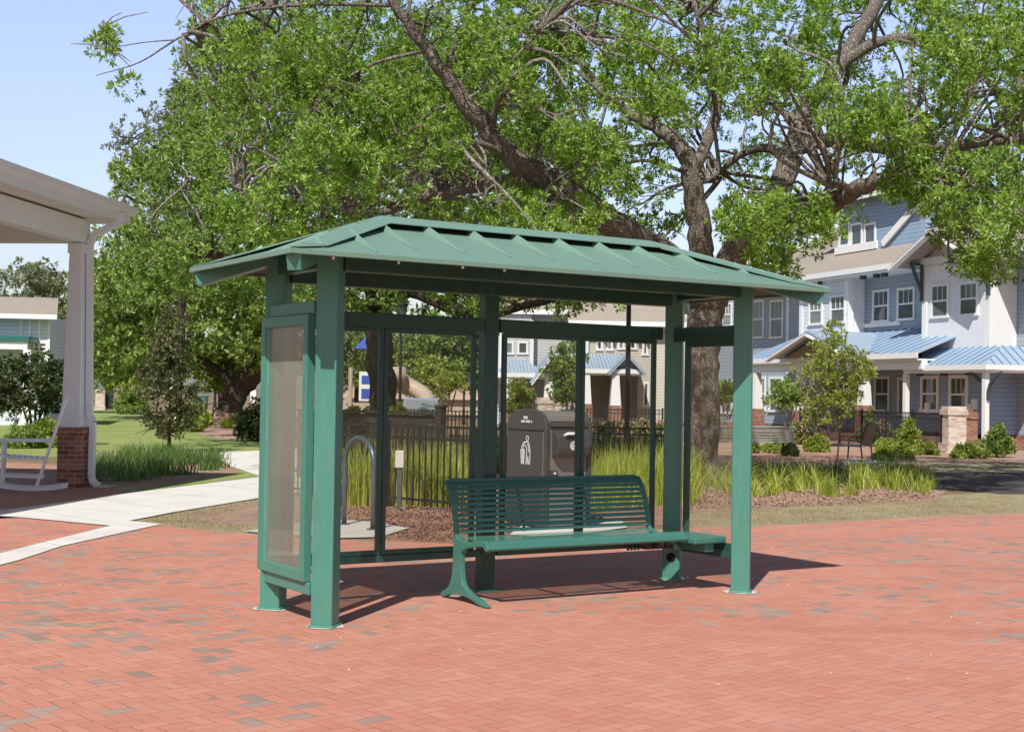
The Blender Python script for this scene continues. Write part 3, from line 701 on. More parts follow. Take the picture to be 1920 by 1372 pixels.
# pictogram : figure dropping litter into a basket, drawn as ribbons on the end panel
def strokes(lists, wdt, fn):
    m = MB()
    for L in lists:
        for a, b in zip(L, L[1:]):
            a, b = Vector(a), Vector(b); d = (b - a).normalized(); n = Vector((-d.y, d.x)) * wdt / 2; ex = d * wdt * .3
            m.add([fn(*(a - ex + n)), fn(*(a - ex - n)), fn(*(b + ex - n)), fn(*(b + ex + n))], [(0, 1, 2, 3)])
    return m
def ring(cx, cy, rx, ry, n=14): return [(cx + rx * math.cos(t), cy + ry * math.sin(t)) for t in np.linspace(0, 2 * math.pi, n + 1)]
def sidefn(dx):
    return lambda u, v: (dx, .43 - u, .93 + v)        # u to the right as seen from the left
fig = [ring(.045, .145, .026, .030), [(.045, .112), (.03, .10), (-.035, .095), (-.045, .08), (.0, .06), (.035, .02), (.03, -.06), (.022, -.165)],
       [(.045, .112), (.075, .09), (.10, .02), (.105, -.06), (.10, -.165)], [(.022, -.165), (.045, -.165), (.06, -.07), (.075, -.165), (.10, -.165)], [(.05, .08), (.07, .04), (.075, .0), (.085, -.02)],
       [(-.095, .0), (-.012, .0), (-.028, -.165), (-.078, -.165), (-.095, .0)], [(-.092, -.04), (-.018, -.04)], [(-.088, -.08), (-.022, -.08)], [(-.084, -.12), (-.026, -.12)], [(-.068, 0), (-.062, -.165)], [(-.04, 0), (-.044, -.165)],
       ring(-.055, .035, .022, .02, 8), ring(-.045, .058, .014, .012, 8)]
strokes(fig, .015, sidefn(-.0035)).build('pictogram', 'signwhite', e)
strokes([ring(.35 - .35, 0, .045, .05, 10), [(-.03, -.03), (.0, .03), (.03, -.03)], [(-.02, .02), (.03, .0)], [(-.035, .0), (.0, -.045)], [(0, .04), (.01, -.05)]], .016, lambda u, v: (.33 + u, -.1175, 1.0 + v)).build('pictogram', 'signwhite', h)
# two short illegible lines of white lettering under the dome
tx = MB()
def bars(v, u0, ws, hgt):
    u = u0
    for wv in ws:
        if wv > 0: tx.add([(-.0035, .44 - a, b) for a, b in ((u, v), (u + wv, v), (u + wv, v + hgt), (u, v + hgt))], [(0, 1, 2, 3)])
        u += abs(wv) + .004
bars(1.312, -.035, [.012, .015, .012, .008, .014, .010], .034)
bars(1.268, -.085, [.016, .010, .016, .012, .014, -.010, .010, .014, .012, .016, .010, .008, -.014, .018], .028)
tx.build('lettering', 'signwhite', e)

# ------------------------------------------------------------------ bike rack
a, b = gnd(699, 996), gnd(645, 986)
rk = thing('bike_rack', 'blue grey steel hoop bike rack on a concrete pad behind the shelter', 'bike rack', ((a.x + b.x) / 2, (a.y + b.y) / 2, .022))
ca, cb_ = (a - b) / 2, (b - a) / 2; d = ca.normalized(); r_ = ca.length
path = [(ca.x, ca.y, 0), (ca.x, ca.y, .5), (ca.x, ca.y, .85 - .1)] + [(d.x * r_ * math.cos(t), d.y * r_ * math.cos(t), .76 + math.sin(t) * .30) for t in np.linspace(0, math.pi, 16)] + [(cb_.x, cb_.y, .75), (cb_.x, cb_.y, .5), (cb_.x, cb_.y, 0)]
MB().tube(path, .032, 12).build('hoop', 'galv', rk, smooth=True)
for q in (ca, cb_): MB().lathe((q.x, q.y, 0), [(.075, 0), (.075, .012), (.04, .014)], 14).build('flange', 'galv', rk)

# ------------------------------------------------------------------ fences
def picket_fence(name, label, p, q, H, rails, sp, pw, post_sp, mat='black', group=None, cat='fence', z0=0.0, finial=.0):
    p, q = Vector((p.x, p.y, z0)), Vector((q.x, q.y, z0)); r = thing(name, label, cat, p, math.atan2(q.y - p.y, q.x - p.x), 'black metal fences'); Lg = (q - p).length
    m = MB(); n = int(Lg / sp)
    for i in range(1, n):
        x = Lg * i / n; m.box(x - pw / 2, x + pw / 2, -pw / 2, pw / 2, .06, H - .01 + finial)
    o = m.build('picket_panel', mat, r)
    for z in rails: MB().box(.02, Lg - .02, -pw * .8, pw * .8, z - .018, z + .018).build('rail', mat, r)
    np_ = max(1, int(round(Lg / post_sp)))
    for i in range(np_ + 1):
        x = Lg * i / np_; MB().box(x - .035, x + .035, -.035, .035, 0, H + .06).build('fence_post', mat, r)
    return r
picket_fence('metal_fence', 'black metal picket fence among tall grass right behind the shelter glass', at(540, 900, 21.6), at(942, 900, 18.4), 1.2, (1.17, 1.0, .14), .125, .018, 2.3, cat='fence')
picket_fence('metal_fence', 'black metal picket fence in front of the blue townhouse porch, ending at a brick pier', at(1766, 800, 45.6), at(1500, 800, 59), 1.3, (1.27, 1.1, .15), .13, .022, 2.4)
picket_fence('metal_fence', 'low black fence in front of the beige and grey townhouse seen through the shelter', at(930, 800, 66), at(1242, 800, 63), 1.15, (1.1, .95, .15), .16, .03, 2.6)
picket_fence('metal_fence', 'black fence panels near the far playground seen through the left glass', at(735, 800, 52), at(905, 800, 50), 1.1, (1.05, .9, .15), .16, .03, 2.4)
picket_fence('metal_fence', 'low black fence behind the tall grass right of the litter bin', at(1095, 800, 30), at(1260, 800, 29), 1.02, (.98, .85, .1), .12, .02, 2.4)
# dark board screen behind the picket fence
p, q = at(560, 800, 26.5), at(826, 800, 24)
r = thing('board_fence', 'dark stained horizontal board screen with a square corner post behind the picket fence', 'fence', (p.x, p.y, 0), math.atan2(q.y - p.y, q.x - p.x)); Lg = (q - p).length; Lg = Vector((q.x - p.x, q.y - p.y)).length
m = MB()
for i in range(7): m.box(0, Lg, -.02, .02, .08 + i * .17, .08 + i * .17 + .155)
m.build('board_panel', 'woodfence', r); MB().box(-.02, Lg, -.08, .08, 1.275, 1.32).build('cap_rail', 'woodfence', r)
for x in (0, Lg / 2): MB().box(x - .06, x + .06, .022, .12, 0, 1.27).build('fence_post', 'woodfence', r)
m = MB().box(Lg - .07, Lg + .07, -.07, .07, 0, 1.40); m.box(Lg - .085, Lg + .085, -.085, .085, 1.40, 1.44); m.build('fence_post', 'woodfence', r, label='corner post with a flat cap')

# ------------------------------------------------------------------ porch pavilion on the left
pc = gnd(137, 913); pa = math.atan2(.9937, .1115)         # long side runs away from the camera
pv = thing('porch_pavilion', 'white porch corner with tapered column on a red brick base, gutter and downspout', 'porch', (pc.x, pc.y, .008), pa)
# local x = away from the camera, local y = to the left, building lies at y > 0
def PX(px, py, yl):      # pixel -> local on plane y = yl
    d = ray(px, py); n = Vector((-math.sin(pa), math.cos(pa), 0)); o_ = Vector((0, 0, EYE)); t_ = (yl - n.dot(o_ - Vector((pc.x, pc.y, 0)))) / n.dot(d); w_ = o_ + d * t_ - Vector((pc.x, pc.y, 0))
    return (w_.x * math.cos(pa) + w_.y * math.sin(pa), w_.z)
# column
cm = MB(); b0, t0, zb, zt = .165, .105, 1.0, 4.02
cm.v = [(sx * b0, sy * b0, zb) for sx, sy in ((-1, -1), (1, -1), (1, 1), (-1, 1))] + [(sx * t0, sy * t0, zt) for sx, sy in ((-1, -1), (1, -1), (1, 1), (-1, 1))]
cm.f = [(3, 2, 1, 0), (4, 5, 6, 7)] + [(i, (i + 1) % 4, 4 + (i + 1) % 4, 4 + i) for i in range(4)]
cl = cm.build('column', 'porchwhite', pv, bevel=.01)
MB().box(-.18, .18, -.18, .18, .98, 1.14).build('column_foot', 'porchwhite', cl, bevel=.008); MB().box(-.13, .13, -.13, .13, 3.86, 4.03).build('column_collar', 'porchwhite', cl, bevel=.008)
cs = MB()
for sx in (-1, 1): cs.add([(-b0 - .006, sx * .145, 1.14), (-b0 - .006, sx * .11, 1.14), (-t0 - .006, sx * .06, 3.86), (-t0 - .006, sx * .092, 3.86)], [(0, 1, 2, 3)])
cs.build('corner_board', 'porchwhite', cl)
m = MB(); m.box(-.20, .20, -.20, .20, 0, .98); br = m.build('brick_base', 'redbrick', cl, bevel=.008)
MB().box(-.235, .235, -.235, .235, .86, .978).build('brick_cap', 'redbrick', br, bevel=.006)
# beams, roof slab, fascia and gutter
MB().box(-16, .16, -.13, .13, 4.04, 4.42).build('beam', 'porchwhite', pv, bevel=.01)
MB().box(-.13, .13, .13, 9, 4.04, 4.42).build('beam', 'porchwhite', pv, bevel=.01)
MB().box(-16, .66, -.58, 9, 4.46, 4.50).build('soffit', 'soffit', pv)
m = MB(); m.box(-16, .69, -.61, -.58, 4.44, 4.72); m.box(.66, .69, -.58, 9, 4.44, 4.72); m.build('fascia', 'porchwhite', pv)
gt = [(-.611, 4.58), (-.68, 4.585), (-.71, 4.64), (-.725, 4.72), (-.71, 4.725), (-.611, 4.71)]
MB().prism(gt, -16, .76, lambda a, b, t: (t, a, b)).build('gutter', 'porchwhite', pv)
m = MB(); m.v = [(-16, -.63, 4.70), (.71, -.63, 4.70), (.71, 9, 4.70), (-16, 9, 4.70), (-16, 4, 5.6), (-3.5, 4, 5.6)]; m.f = [(0, 1, 5, 4), (1, 2, 5), (2, 3, 4, 5), (3, 0, 4), (3, 2, 1, 0)]
m.build('roof', 'roof_shingle', pv)
dp = [(.22, -.65, 4.58), (.22, -.65, 4.42), (.08, -.24, 4.20), (.06, -.175, 4.02), (.04, -.235, 1.35), (.04, -.24, 1.20), (.03, -.305, 1.08), (.03, -.30, .16), (.0, -.36, .06), (-.03, -.46, .03)]
ds = MB()
for a, b in zip(dp, dp[1:]): ds.beam(a, b, .105, .085, (1, 0, 0))
ds.build('downspout', 'porchwhite', pv, bevel=.012)
MB().box(-.12, .2, -.66, -.40, .0, .03).build('splash_block', 'oldconcrete', pv, bevel=.006)

# rocking chair in the shade of the porch
rc = gnd(66, 919)
ch = thing('rocking_chair', 'white wooden rocking chair seen from the side on the porch', 'rocking chair', (rc.x, rc.y, .012), R(17))
S_ = 1.18
def cw(x, y, z): return (x * S_, y * S_, z * S_)
for sy in (-.27, .27):
    pts = [cw(x, sy, .02 + .16 * (x / .62) ** 2 * .55) for x in np.linspace(-.62, .42, 13)]
    m = MB()
    for a, b in zip(pts, pts[1:]): m.beam(a, b, .045, .045)
    m.build('rocker', 'chairwhite', ch)
    MB().beam(cw(.02, sy, .05), cw(.38, sy, 1.24), .045, .05, (0, 1, 0)).build('rear_post', 'chairwhite', ch, bevel=.006)
    MB().beam(cw(-.42, sy, .07), cw(-.40, sy, .66), .045, .05, (0, 1, 0)).build('front_leg', 'chairwhite', ch, bevel=.006)
    MB().box(*[v for ab in zip(cw(-.50, sy - .05, .65), cw(.23, sy + .05, .68)) for v in ab]).build('armrest', 'chairwhite', ch, bevel=.006)
    for z in (.20, .44): MB().beam(cw(-.41, sy, z), cw(.08 + z * .15, sy, z - .02), .03, .035).build('side_rung', 'chairwhite', ch)
m = MB()
for i in range(8): m.beam(cw(-.44 + i * .07, -.28, .47 - i * .006), cw(-.44 + i * .07, .28, .47 - i * .006), .055 * S_, .018)
m.build('seat', 'chairwhite', ch)
m = MB()
for i in range(6): y = -.21 + i * .084; m.beam(cw(.15, y, .48), cw(.365, y, 1.16), .016, .05, (0, 1, 0))
m.beam(cw(.16, -.27, .50), cw(.16, .27, .50), .03, .06); m.beam(cw(.365, -.27, 1.17), cw(.365, .27, 1.17), .03, .10)
m.build('backrest', 'chairwhite', ch)
for x, z in ((-.41, .28), (.09, .26)): MB().beam(cw(x, -.27, z), cw(x, .27, z), .03, .03).build('cross_rung', 'chairwhite', ch)

# ------------------------------------------------------------------ houses
class House:
    def __init__(s, name, label, px, py, Y, ang, cat='house'):
        p = at(px, py, Y); s.o = Vector((p.x, p.y, 0)); s.a = ang
        s.r = thing(name, label, cat, (p.x, p.y, 0), ang, 'houses around the park')
        s.ex, s.ey = Vector((math.cos(ang), math.sin(ang), 0)), Vector((-math.sin(ang), math.cos(ang), 0))
    def pt(s, px, py, y):                 # photo measurement -> (x, z) on the facade plane at local depth y
        d = ray(px, py); o_ = Vector((0, 0, EYE)) - s.o; t = (y - s.ey.dot(o_)) / s.ey.dot(d); w_ = o_ + d * t
        return w_.dot(s.ex), w_.z
    def sect(s, px, py, x):               # -> (y, z) on a side plane at local x
        d = ray(px, py); o_ = Vector((0, 0, EYE)) - s.o; t = (x - s.ex.dot(o_)) / s.ex.dot(d); w_ = o_ + d * t
        return w_.dot(s.ey), w_.z
    def rect(s, px0, py0, px1, py1, y):
        mx, my = (px0 + px1) / 2, (py0 + py1) / 2
        return s.pt(px0, my, y)[0], s.pt(px1, my, y)[0], s.pt(mx, py1, y)[1], s.pt(mx, py0, y)[1]
    def box(s, name, mat, x0, x1, y0, y1, z0, z1, parent=None): return MB().box(x0, x1, y0, y1, z0, z1).build(name, mat, parent or s.r)
    def window(s, px0, py0, px1, py1, y, grid=(3, 2), trim=.10, sash=True, door=False, name='window'):
        x0, x1, z0, z1 = s.rect(px0, py0, px1, py1, y); m = MB(); t = trim; d = .05
        m.box(x0, x0 + t, y - d, y, z0, z1); m.box(x1 - t, x1, y - d, y, z0, z1)
        m.box(x0 + t, x1 - t, y - d, y, z1 - t, z1); m.box(x0 - .04, x1 + .04, y - d - .03, y, z0 - .02, z0 + t * .8)
        zm = (z0 + z1) / 2
        if sash and not door:
            m.box(x0 + t, x1 - t, y - .03, y, zm - .035, zm + .035)
            for i in range(1, grid[0]):
                xx = x0 + t + (x1 - x0 - 2 * t) * i / grid[0]; m.box(xx - .012, xx + .012, y - .025, y - .006, zm + .035, z1 - t)
        f = m.build('door_frame' if door else 'window', 'housewhite', s.r)
        q = MB(); q.quad((x0 + t * .9, y - .008, z0 + t * .7), (x1 - t * .9, y - .008, z0 + t * .7), (x1 - t * .9, y - .008, z1 - t * .9), (x0 + t * .9, y - .008, z1 - t * .9))
        q.build('door' if door else 'pane', 'brown_shade' if door == 'b' else 'pane', f); return f
    def seamroof(s, name, quad, n, mat='blue_metal'):
        P = [Vector(p) for p in quad]; m = MB(); m.slab(P, .05) if len(P) >= 3 else None
        o_ = m.build(name, mat, s.r); q = MB()
        if len(P) == 4: a0, a1, b0, b1 = P[0], P[1], P[3], P[2]
        else: a0, a1, b0, b1 = P[0], P[1], P[2], P[2]
        nn = (P[1] - P[0]).cross(P[2] - P[0]).normalized()
        for i in range(1, n):
            # seams run straight up the slope from the eave
            e = a0.lerp(a1, i / n); ed = (a1 - a0).normalized(); upv = nn.cross(ed).normalized()
            best = None
            poly = [a1, b1, b0, a0] if len(P) == 4 else [a1, b0, a0]
            for u_, v_ in zip(poly, poly[1:]):
                de = v_ - u_; den = upv.cross(de)
                if den.length < 1e-6: continue
                w_ = u_ - e; tt = w_.cross(de).dot(den) / den.length_squared; kk = w_.cross(upv).dot(den) / den.length_squared
                if tt > .02 and -.001 <= kk <= 1.001: best = tt if best is None else max(best, tt)
            if best: q.beam(e + nn * .015, e + upv * best + nn * .015, .025, .05, nn)
        if q.v: q.build('standing_seam', 'blue_seam', o_)
        return o_
    def column(s, px, pyb, pyt, pybr, y, w0=.42, w1=.26, bw=.52):
        xc = s.pt(px, pyb, y)[0]; zb, zt, zk = s.pt(px, pyb, y)[1], s.pt(px, pyt, y)[1], s.pt(px, pybr, y)[1]
        m = MB(); m.v = [(xc + a * w0 / 2, y + b * w0 / 2, zk) for a, b in ((-1, -1), (1, -1), (1, 1), (-1, 1))] + [(xc + a * w1 / 2, y + b * w1 / 2, zt) for a, b in ((-1, -1), (1, -1), (1, 1), (-1, 1))]
        m.f = [(3, 2, 1, 0), (4, 5, 6, 7)] + [(i, (i + 1) % 4, 4 + (i + 1) % 4, 4 + i) for i in range(4)]
        c = m.build('porch_column', 'housewhite', s.r); MB().box(xc - bw / 2, xc + bw / 2, y - bw / 2, y + bw / 2, 0, zk).build('brick_base', 'redbrick', c); return c

# blue townhouse on the right : local x to the right along the street (towards us), y into the house
HA = House('blue_townhouse', 'blue and white clapboard townhouse with blue metal porch roofs and brick footed columns', 1731, 805, 56, math.atan2(-.939, .345))
zE = HA.pt(1640, 497, -1.4)[1]                      # eave height
xL = HA.pt(1405, 600, 0)[0]; xLL = HA.pt(1336, 700, 0)[0]
xB1a, xB1b = HA.pt(1503, 560, -.9)[0], HA.pt(1588, 560, -.9)[0]
xB2a, xB2b = HA.pt(1734, 560, -1.3)[0], HA.pt(1852, 560, -1.3)[0]
xR = xB2b + 5.5
HA.box('wall', 'slate_siding', xLL, xR, 0, 8.5, .1, zE + .05)
HA.box('bay', 'pale_siding', xB1a, xB1b, -.9, -.003, 2.9, zE)
HA.box('bay', 'pale_panel', xB2a, xB2b, -1.3, -.003, 2.9, zE + 1.1)
HA.box('foundation', 'redbrick', xLL - .02, xR + .02, -.03, 8.4, 0, .5)
trim = MB()
for x, y, zt in ((xB1a, -.9, zE), (xB1b, -.9, zE), (xB2a, -1.3, zE + .6), (xB2b, -1.3, zE + .6)):
    trim.box(x - .14, x + .14, y - .03, y + .25, 2.88, zt)
for px in (1478, 1610):
    x = HA.pt(px, 560, 0)[0]; trim.box(x - .12, x + .12, -.035, -.004, 2.9, zE)
x = HA.pt(1342, 700, 0)[0]; trim.box(x - .1, x + .12, -.035, -.004, .1, zE)
trim.box(xB2a, xB2b, -1.335, -1.303, 2.86, 3.15); z_ = HA.pt(1790, 500, -1.3)[1]; trim.box(xB2a + .14, xB2b - .14, -1.335, -1.303, z_ - .14, z_ + .14)
z_ = HA.pt(1668, 606, 0)[1]; trim.box(HA.pt(1612, 600, 0)[0], HA.pt(1690, 600, 0)[0], -.1, -.004, z_ - .12, z_ + .05)
trim.box(xLL, xB2a, -.04, -.004, zE - .28, zE - .02)
trim.build('trim_board', 'housewhite', HA.r)
MB().box(xB2b - .02, xB2b + .03, -1.28, -.02, 2.9, zE + .1).build('bay_side', 'housewhite', HA.r)
MB().box(xB1b - .02, xB1b + .03, -.88, -.02, 2.9, zE - .02).build('bay_side', 'housewhite', HA.r)
# main roof
yR = 5.2; zRg = zE + 3.5; xra = HA.pt(1395, 500, -.6)[0]
m = MB(); m.slab([(xra, -1.35, zE - .02), (xR, -1.35, zE - .02), (xR, yR, zRg), (xra, yR, zRg)], .18); m.slab([(xR, 10.5, zE - .02), (xra, 10.5, zE - .02), (xra, yR, zRg), (xR, yR, zRg)], .18)
m.build('roof', 'roof_shingle', HA.r)
m = MB(); m.box(xra, xR, -1.48, -1.352, zE - .24, zE - .02); m.box(xra, xR, -1.35, -.005, zE - .30, zE - .25); m.build('eave_gutter', 'housewhite', HA.r)
m = MB()
m.beam((xra - .02, -1.4, zE - .06), (xra - .02, yR, zRg - .03), .10, .28); m.build('rake_board', 'housewhite', HA.r)
# gable over the projecting bay
def gable(x0_, x1_, yf, yb, z0_, zp, ov=.45, wallmat='pale_panel', roofmat='roof_shingle', board='housewhite', seam=0, fov=.55):
    xm = (x0_ + x1_) / 2; sl = (zp - z0_) / (xm - x0_)
    MB().prism([(x0_, z0_), (x1_, z0_), (xm, zp)], yf + .02, yb, lambda a, b, t: (a, t, b)).build('gable', wallmat, HA_cur.r)
    for sgn, xe in ((-1, x0_), (1, x1_)):
        lo = (xe + sgn * ov, z0_ - sl * ov)
        m = MB(); fo = yf - fov
        P = [(lo[0], fo, lo[1] + .12), (xm, fo, zp + .12), (xm, yb, zp + .12), (lo[0], yb, lo[1] + .12)]
        if sgn < 0: P = P[::-1]
        m.slab(P, .10); rf = m.build('gable_roof', roofmat, HA_cur.r)
        MB().beam((lo[0], fo - .03, lo[1] + .02), (xm, fo - .03, zp + .02), .07, .26, (0, -1, 0.0001)).build('bargeboard', board, rf)
        if seam:
            q = MB()
            for i in range(1, seam):
                yy = fo + (yb - fo) * i / seam; q.beam((lo[0], yy, lo[1] + .145), (xm, yy, zp + .145), .05, .03)
            q.build('standing_seam', 'blue_seam', rf)
HA_cur = HA
zg0 = HA.pt(1740, 492, -1.3)[1]; zgp = HA.pt(1780, 432, -2.4)[1]
gable(xB2a, xB2b, -1.3, 5, zg0, zgp, .65, fov=1.1)
for x in (xB2a - .1, xB2b + .1):
    m = MB(); m.beam((x, -1.32, zg0 - 1.3), (x, -1.85, zg0 - .1), .1, .1); m.box(x - .06, x + .06, -1.42, -1.31, zg0 - 1.5, zg0); m.box(x - .06, x + .06, -1.9, -1.42, zg0 - .12, zg0); m.build('bracket', 'dark_bracket', HA.r)
# dormer
x0_, x1_, z0_, z1_ = HA.rect(1568, 405, 1740, 470, .6)
xd0 = HA.pt(1572, 440, .6)[0]; xd1 = HA.pt(1735, 440, .6)[0]; zd0 = HA.pt(1610, 470, .6)[1]; zd1 = HA.pt(1640, 385, .6)[1]
HA.box('dormer', 'blue_siding', xd0, xd1, .6, 5, zd0 - .3, zd1 + .6)
m = MB(); m.slab([(xd0 - .5, .0, zd1 + .45), (xd1 + .5, .0, zd1 + .45), (xd1 + .5, 5.2, zd1 + 1.7), (xd0 - .5, 5.2, zd1 + 1.7)], .14); dr = m.build('dormer_roof', 'roof_shingle', HA.r)
MB().box(xd0 - .5, xd1 + .5, -.08, -.002, zd1 + .25, zd1 + .46).build('fascia', 'housewhite', dr)
for a, b in ((1574, 1594), (1596, 1618), (1621, 1643)): HA.window(a, 418, b, 462, .6, (2, 2), .10, False)
m = MB(); xa, xb, za, zb = HA.rect(1568, 458, 1646, 472, .6); m.box(xa, xb, .5, .6, za, zb); m.beam((HA.pt(1655, 455, .5)[0], .5, zd0 + .1), (xd1, .5, zd1 - .1), .1, .3); m.build('trim_board', 'housewhite', HA.r)
# windows upper floor
for r_ in ((1410, 563, 1433, 634), (1445, 562, 1469, 634), (1354, 568, 1373, 612)): HA.window(*r_, -.004)
for r_ in ((1517, 556, 1543, 609), (1557, 553, 1586, 606)): HA.window(*r_, -.904)
for r_ in ((1637, 543, 1668, 604), (1683, 539, 1716, 600)): HA.window(*r_, -.004)
for r_ in ((1746, 532, 1780, 596), (1799, 528, 1835, 592)): HA.window(*r_, -1.304)
# porch with gable, hip roofs in blue metal
yp = -2.7
xpa, xpb = HA.pt(1405, 672, yp)[0], HA.pt(1734, 668, yp)[0]; zpe = HA.pt(1670, 663, yp)[1]; zpt = HA.pt(1650, 620, 0)[1]
HA.seamroof('porch_roof', [(xpa, yp - .3, zpe), (xpb, yp - .3, zpe), (xpb, -.01, zpt), (xpa, -.01, zpt)], 24)
m = MB(); m.box(xpa, xpb, yp - .36, yp - .302, zpe - .22, zpe - .01); m.box(xpa, xpb, yp - .30, -.006, zpe - .30, zpe - .24); m.build('porch_fascia', 'housewhite', HA.r)
m = MB(); m.box(xpa, xpb, yp - .12, yp + .12, zpe - .62, zpe - .302); m.build('porch_beam', 'housewhite', HA.r)
xg0, xg1 = HA.pt(1470, 668, yp - .5)[0], HA.pt(1606, 664, yp - .5)[0]; zg = HA.pt(1536, 628, yp - .9)[1]
gable(xg0, xg1, yp - .5, -.6, zpe - .05, zg, .45, 'brown_shade', 'blue_metal', 'housewhite', 6)
for px, a, b, c in ((1418, 806, 685, 766), (1501, 818, 680, 769), (1620, 815, 680, 760)): HA.column(px, a, b, c, yp)
# right hand lower roof
yq = -2.5; xq0, xq1 = HA.pt(1703, 690, yq)[0], HA.pt(1858, 688, yq)[0]; zq = HA.pt(1790, 684, yq)[1]; zqt = HA.pt(1800, 652, -1.3)[1]
HA.seamroof('porch_roof', [(xq0, yq - .2, zq), (xq1, yq - .2, zq), (xq1 - .9, -1.31, zqt), (xq0 + .2, -1.31, zqt)], 12)
HA.seamroof('porch_roof', [(xq1, yq - .2, zq), (xq1, 1.5, zq), (xq1 - .9, 1.5, zqt), (xq1 - .9, -1.31, zqt)], 12)
m = MB(); m.box(xq0, xq1, yq - .26, yq - .202, zq - .20, zq - .01); m.box(xq1 + .002, xq1 + .06, yq - .26, 1.5, zq - .20, zq - .01); m.box(xq0, xq1, yq - .2, -.02, zq - .28, zq - .21); m.build('porch_fascia', 'housewhite', HA.r)
HA.box('wall', 'blue_siding', HA.pt(1702, 740, -1.2)[0], xB2b, -1.2, -.003, .5, zq - .29)
for px in (1699, 1848):
    xx = HA.pt(px, 730, yq)[0]; HA.box('porch_post', 'housewhite', xx - .09, xx + .09, yq - .09, yq + .09, .3, zq - .29)
for r_ in ((1727, 704, 1761, 772), (1780, 703, 1816, 776)): HA.window(*r_, -1.204, (3, 2), .13)
for r_ in ((1640, 705, 1669, 772), (1423, 706, 1436, 770), (1442, 706, 1468, 772)): HA.window(*r_, -.004, (2, 2), .12)
HA.window(1684, 707, 1702, 778, -.004, door='b', trim=.12); HA.window(1354, 712, 1374, 775, -.004, door=True, trim=.12)
for px, py in ((1742, 765), (1823, 768), (1830, 758)):
    a, z_ = HA.pt(px, py, -1.204); HA.box('meter_box', 'housewhite', a - .12, a + .12, -1.33, -1.207, z_ - .2, z_ + .2)
for px, py in ((1632, 507), (1672, 502), (1552, 520), (1657, 506)):
    a, z_ = HA.pt(px, py, -.55); HA.box('soffit_light', 'dark_bracket', a - .12, a + .12, -1.0, -.8, zE - .45, zE - .305)
for px in (1725, 1770, 1817):
    a, z_ = HA.pt(px, 700, yq + .3); HA.box('soffit_light', 'dark_bracket', a - .1, a + .1, yq + .2, yq + .4, zq - .38, zq - .285)
HA.box('porch_floor', 'redbrick', xpa, xq1, yp - .1, -.04, 0, .35)
for px, sg in ((1852, 1), (1844, -1)):
    xx = HA.pt(px, 730, yq)[0]; m = MB()
    pts = [(xx + sg * (.75 - .75 * math.cos(a)), yq, 1.75 + .95 * math.sin(a)) for a in np.linspace(0, math.pi / 2, 6)]
    for a, b in zip(pts, pts[1:]): m.beam(a, b, .10, .09, (0, 1, 0))
    m.build('brace', 'dark_bracket', HA.r)
HA.window(1866, 705, 1893, 800, -.06, door=True, trim=.14)

# beige / grey townhouse seen through the shelter
HB = House('beige_townhouse', 'pale grey and beige townhouse with blue metal porch roofs seen through the shelter glass', 1100, 780, 82, R(4))
HA_cur = HB
xa, xm_, xb = HB.pt(912, 650, 0)[0], HB.pt(1092, 650, 0)[0], HB.pt(1262, 650, 0)[0]; ze_ = HB.pt(1150, 604, -.6)[1]
HB.box('wall', 'grey_siding', xa, xm_, 0, 9, 0, ze_ + .6); HB.box('wall', 'beige_siding', xm_, xb, -.6, 9, 0, ze_)
HB.box('bay', 'grey_siding', HB.pt(938, 650, -.8)[0], HB.pt(996, 650, -.8)[0], -.8, -.003, 2.5, ze_ + .4)
m = MB(); m.slab([(xm_ - 1, -1.3, ze_), (xb + .6, -1.3, ze_ + .02), (xb + .6, 5, ze_ + 3.6), (xm_ - 1, 5, ze_ + 3.6)], .2); m.slab([(xa, -.9, ze_ + .6), (xm_ - 1, -.9, ze_ + .6), (xm_ - 1, 5, ze_ + 4.2), (xa, 5, ze_ + 4.2)], .2); m.build('roof', 'roof_shingle', HB.r)
m = MB(); m.box(xm_ - 1, xb + .6, -1.42, -1.302, ze_ - .25, ze_ + .02); m.box(xm_ - 1, xb + .6, -1.3, -.61, ze_ - .33, ze_ - .27); m.box(xa, xm_ - 1.02, -1.02, -.902, ze_ + .35, ze_ + .62)
for px in (940, 997, 1093, 1100): xx = HB.pt(px, 660, -.8)[0]; m.box(xx - .1, xx + .1, -.84, -.802 if px < 1000 else -.602, 2.4, ze_)
m.build('trim_board', 'housewhite', HB.r)
for px in (1118, 1132, 1147, 1180, 1195, 1210): xx = HB.pt(px, 600, -.7)[0]; HB.box('bracket', 'dark_bracket', xx - .08, xx + .08, -1.25, -.604, ze_ - .75, ze_ - .335)
for r_ in ((944, 640, 963, 664), (970, 640, 990, 664)): HB.window(*r_, -.804, (2, 2), .11, False)
for r_ in ((1118, 638, 1130, 657), (1137, 638, 1149, 657), (1158, 638, 1171, 655), (1180, 638, 1193, 655), (1204, 640, 1215, 666), (1205, 716, 1217, 762)): HB.window(*r_, -.604, (2, 2), .12, False)
yv = -2.8; x0_, x1_ = HB.pt(925, 700, yv)[0], HB.pt(1030, 700, yv)[0]; zv = HB.pt(980, 699, yv)[1]; zt_ = HB.pt(980, 676, -.8)[1]
HB.seamroof('porch_roof', [(x0_, yv, zv), (x1_, yv, zv), (x1_ - 1.2, -.81, zt_), (x0_ + 1.2, -.81, zt_)], 16)
m = MB().box(x0_, x1_, yv - .08, yv - .004, zv - .25, zv); m.box(x0_, x1_, yv, -.01, zv - .34, zv - .27); m.build('porch_fascia', 'housewhite', HB.r)
x2_, x3_ = HB.pt(1072, 695, yv)[0], HB.pt(1205, 692, yv)[0]; z2_ = HB.pt(1150, 692, yv)[1]; z3_ = HB.pt(1150, 664, -.6)[1]
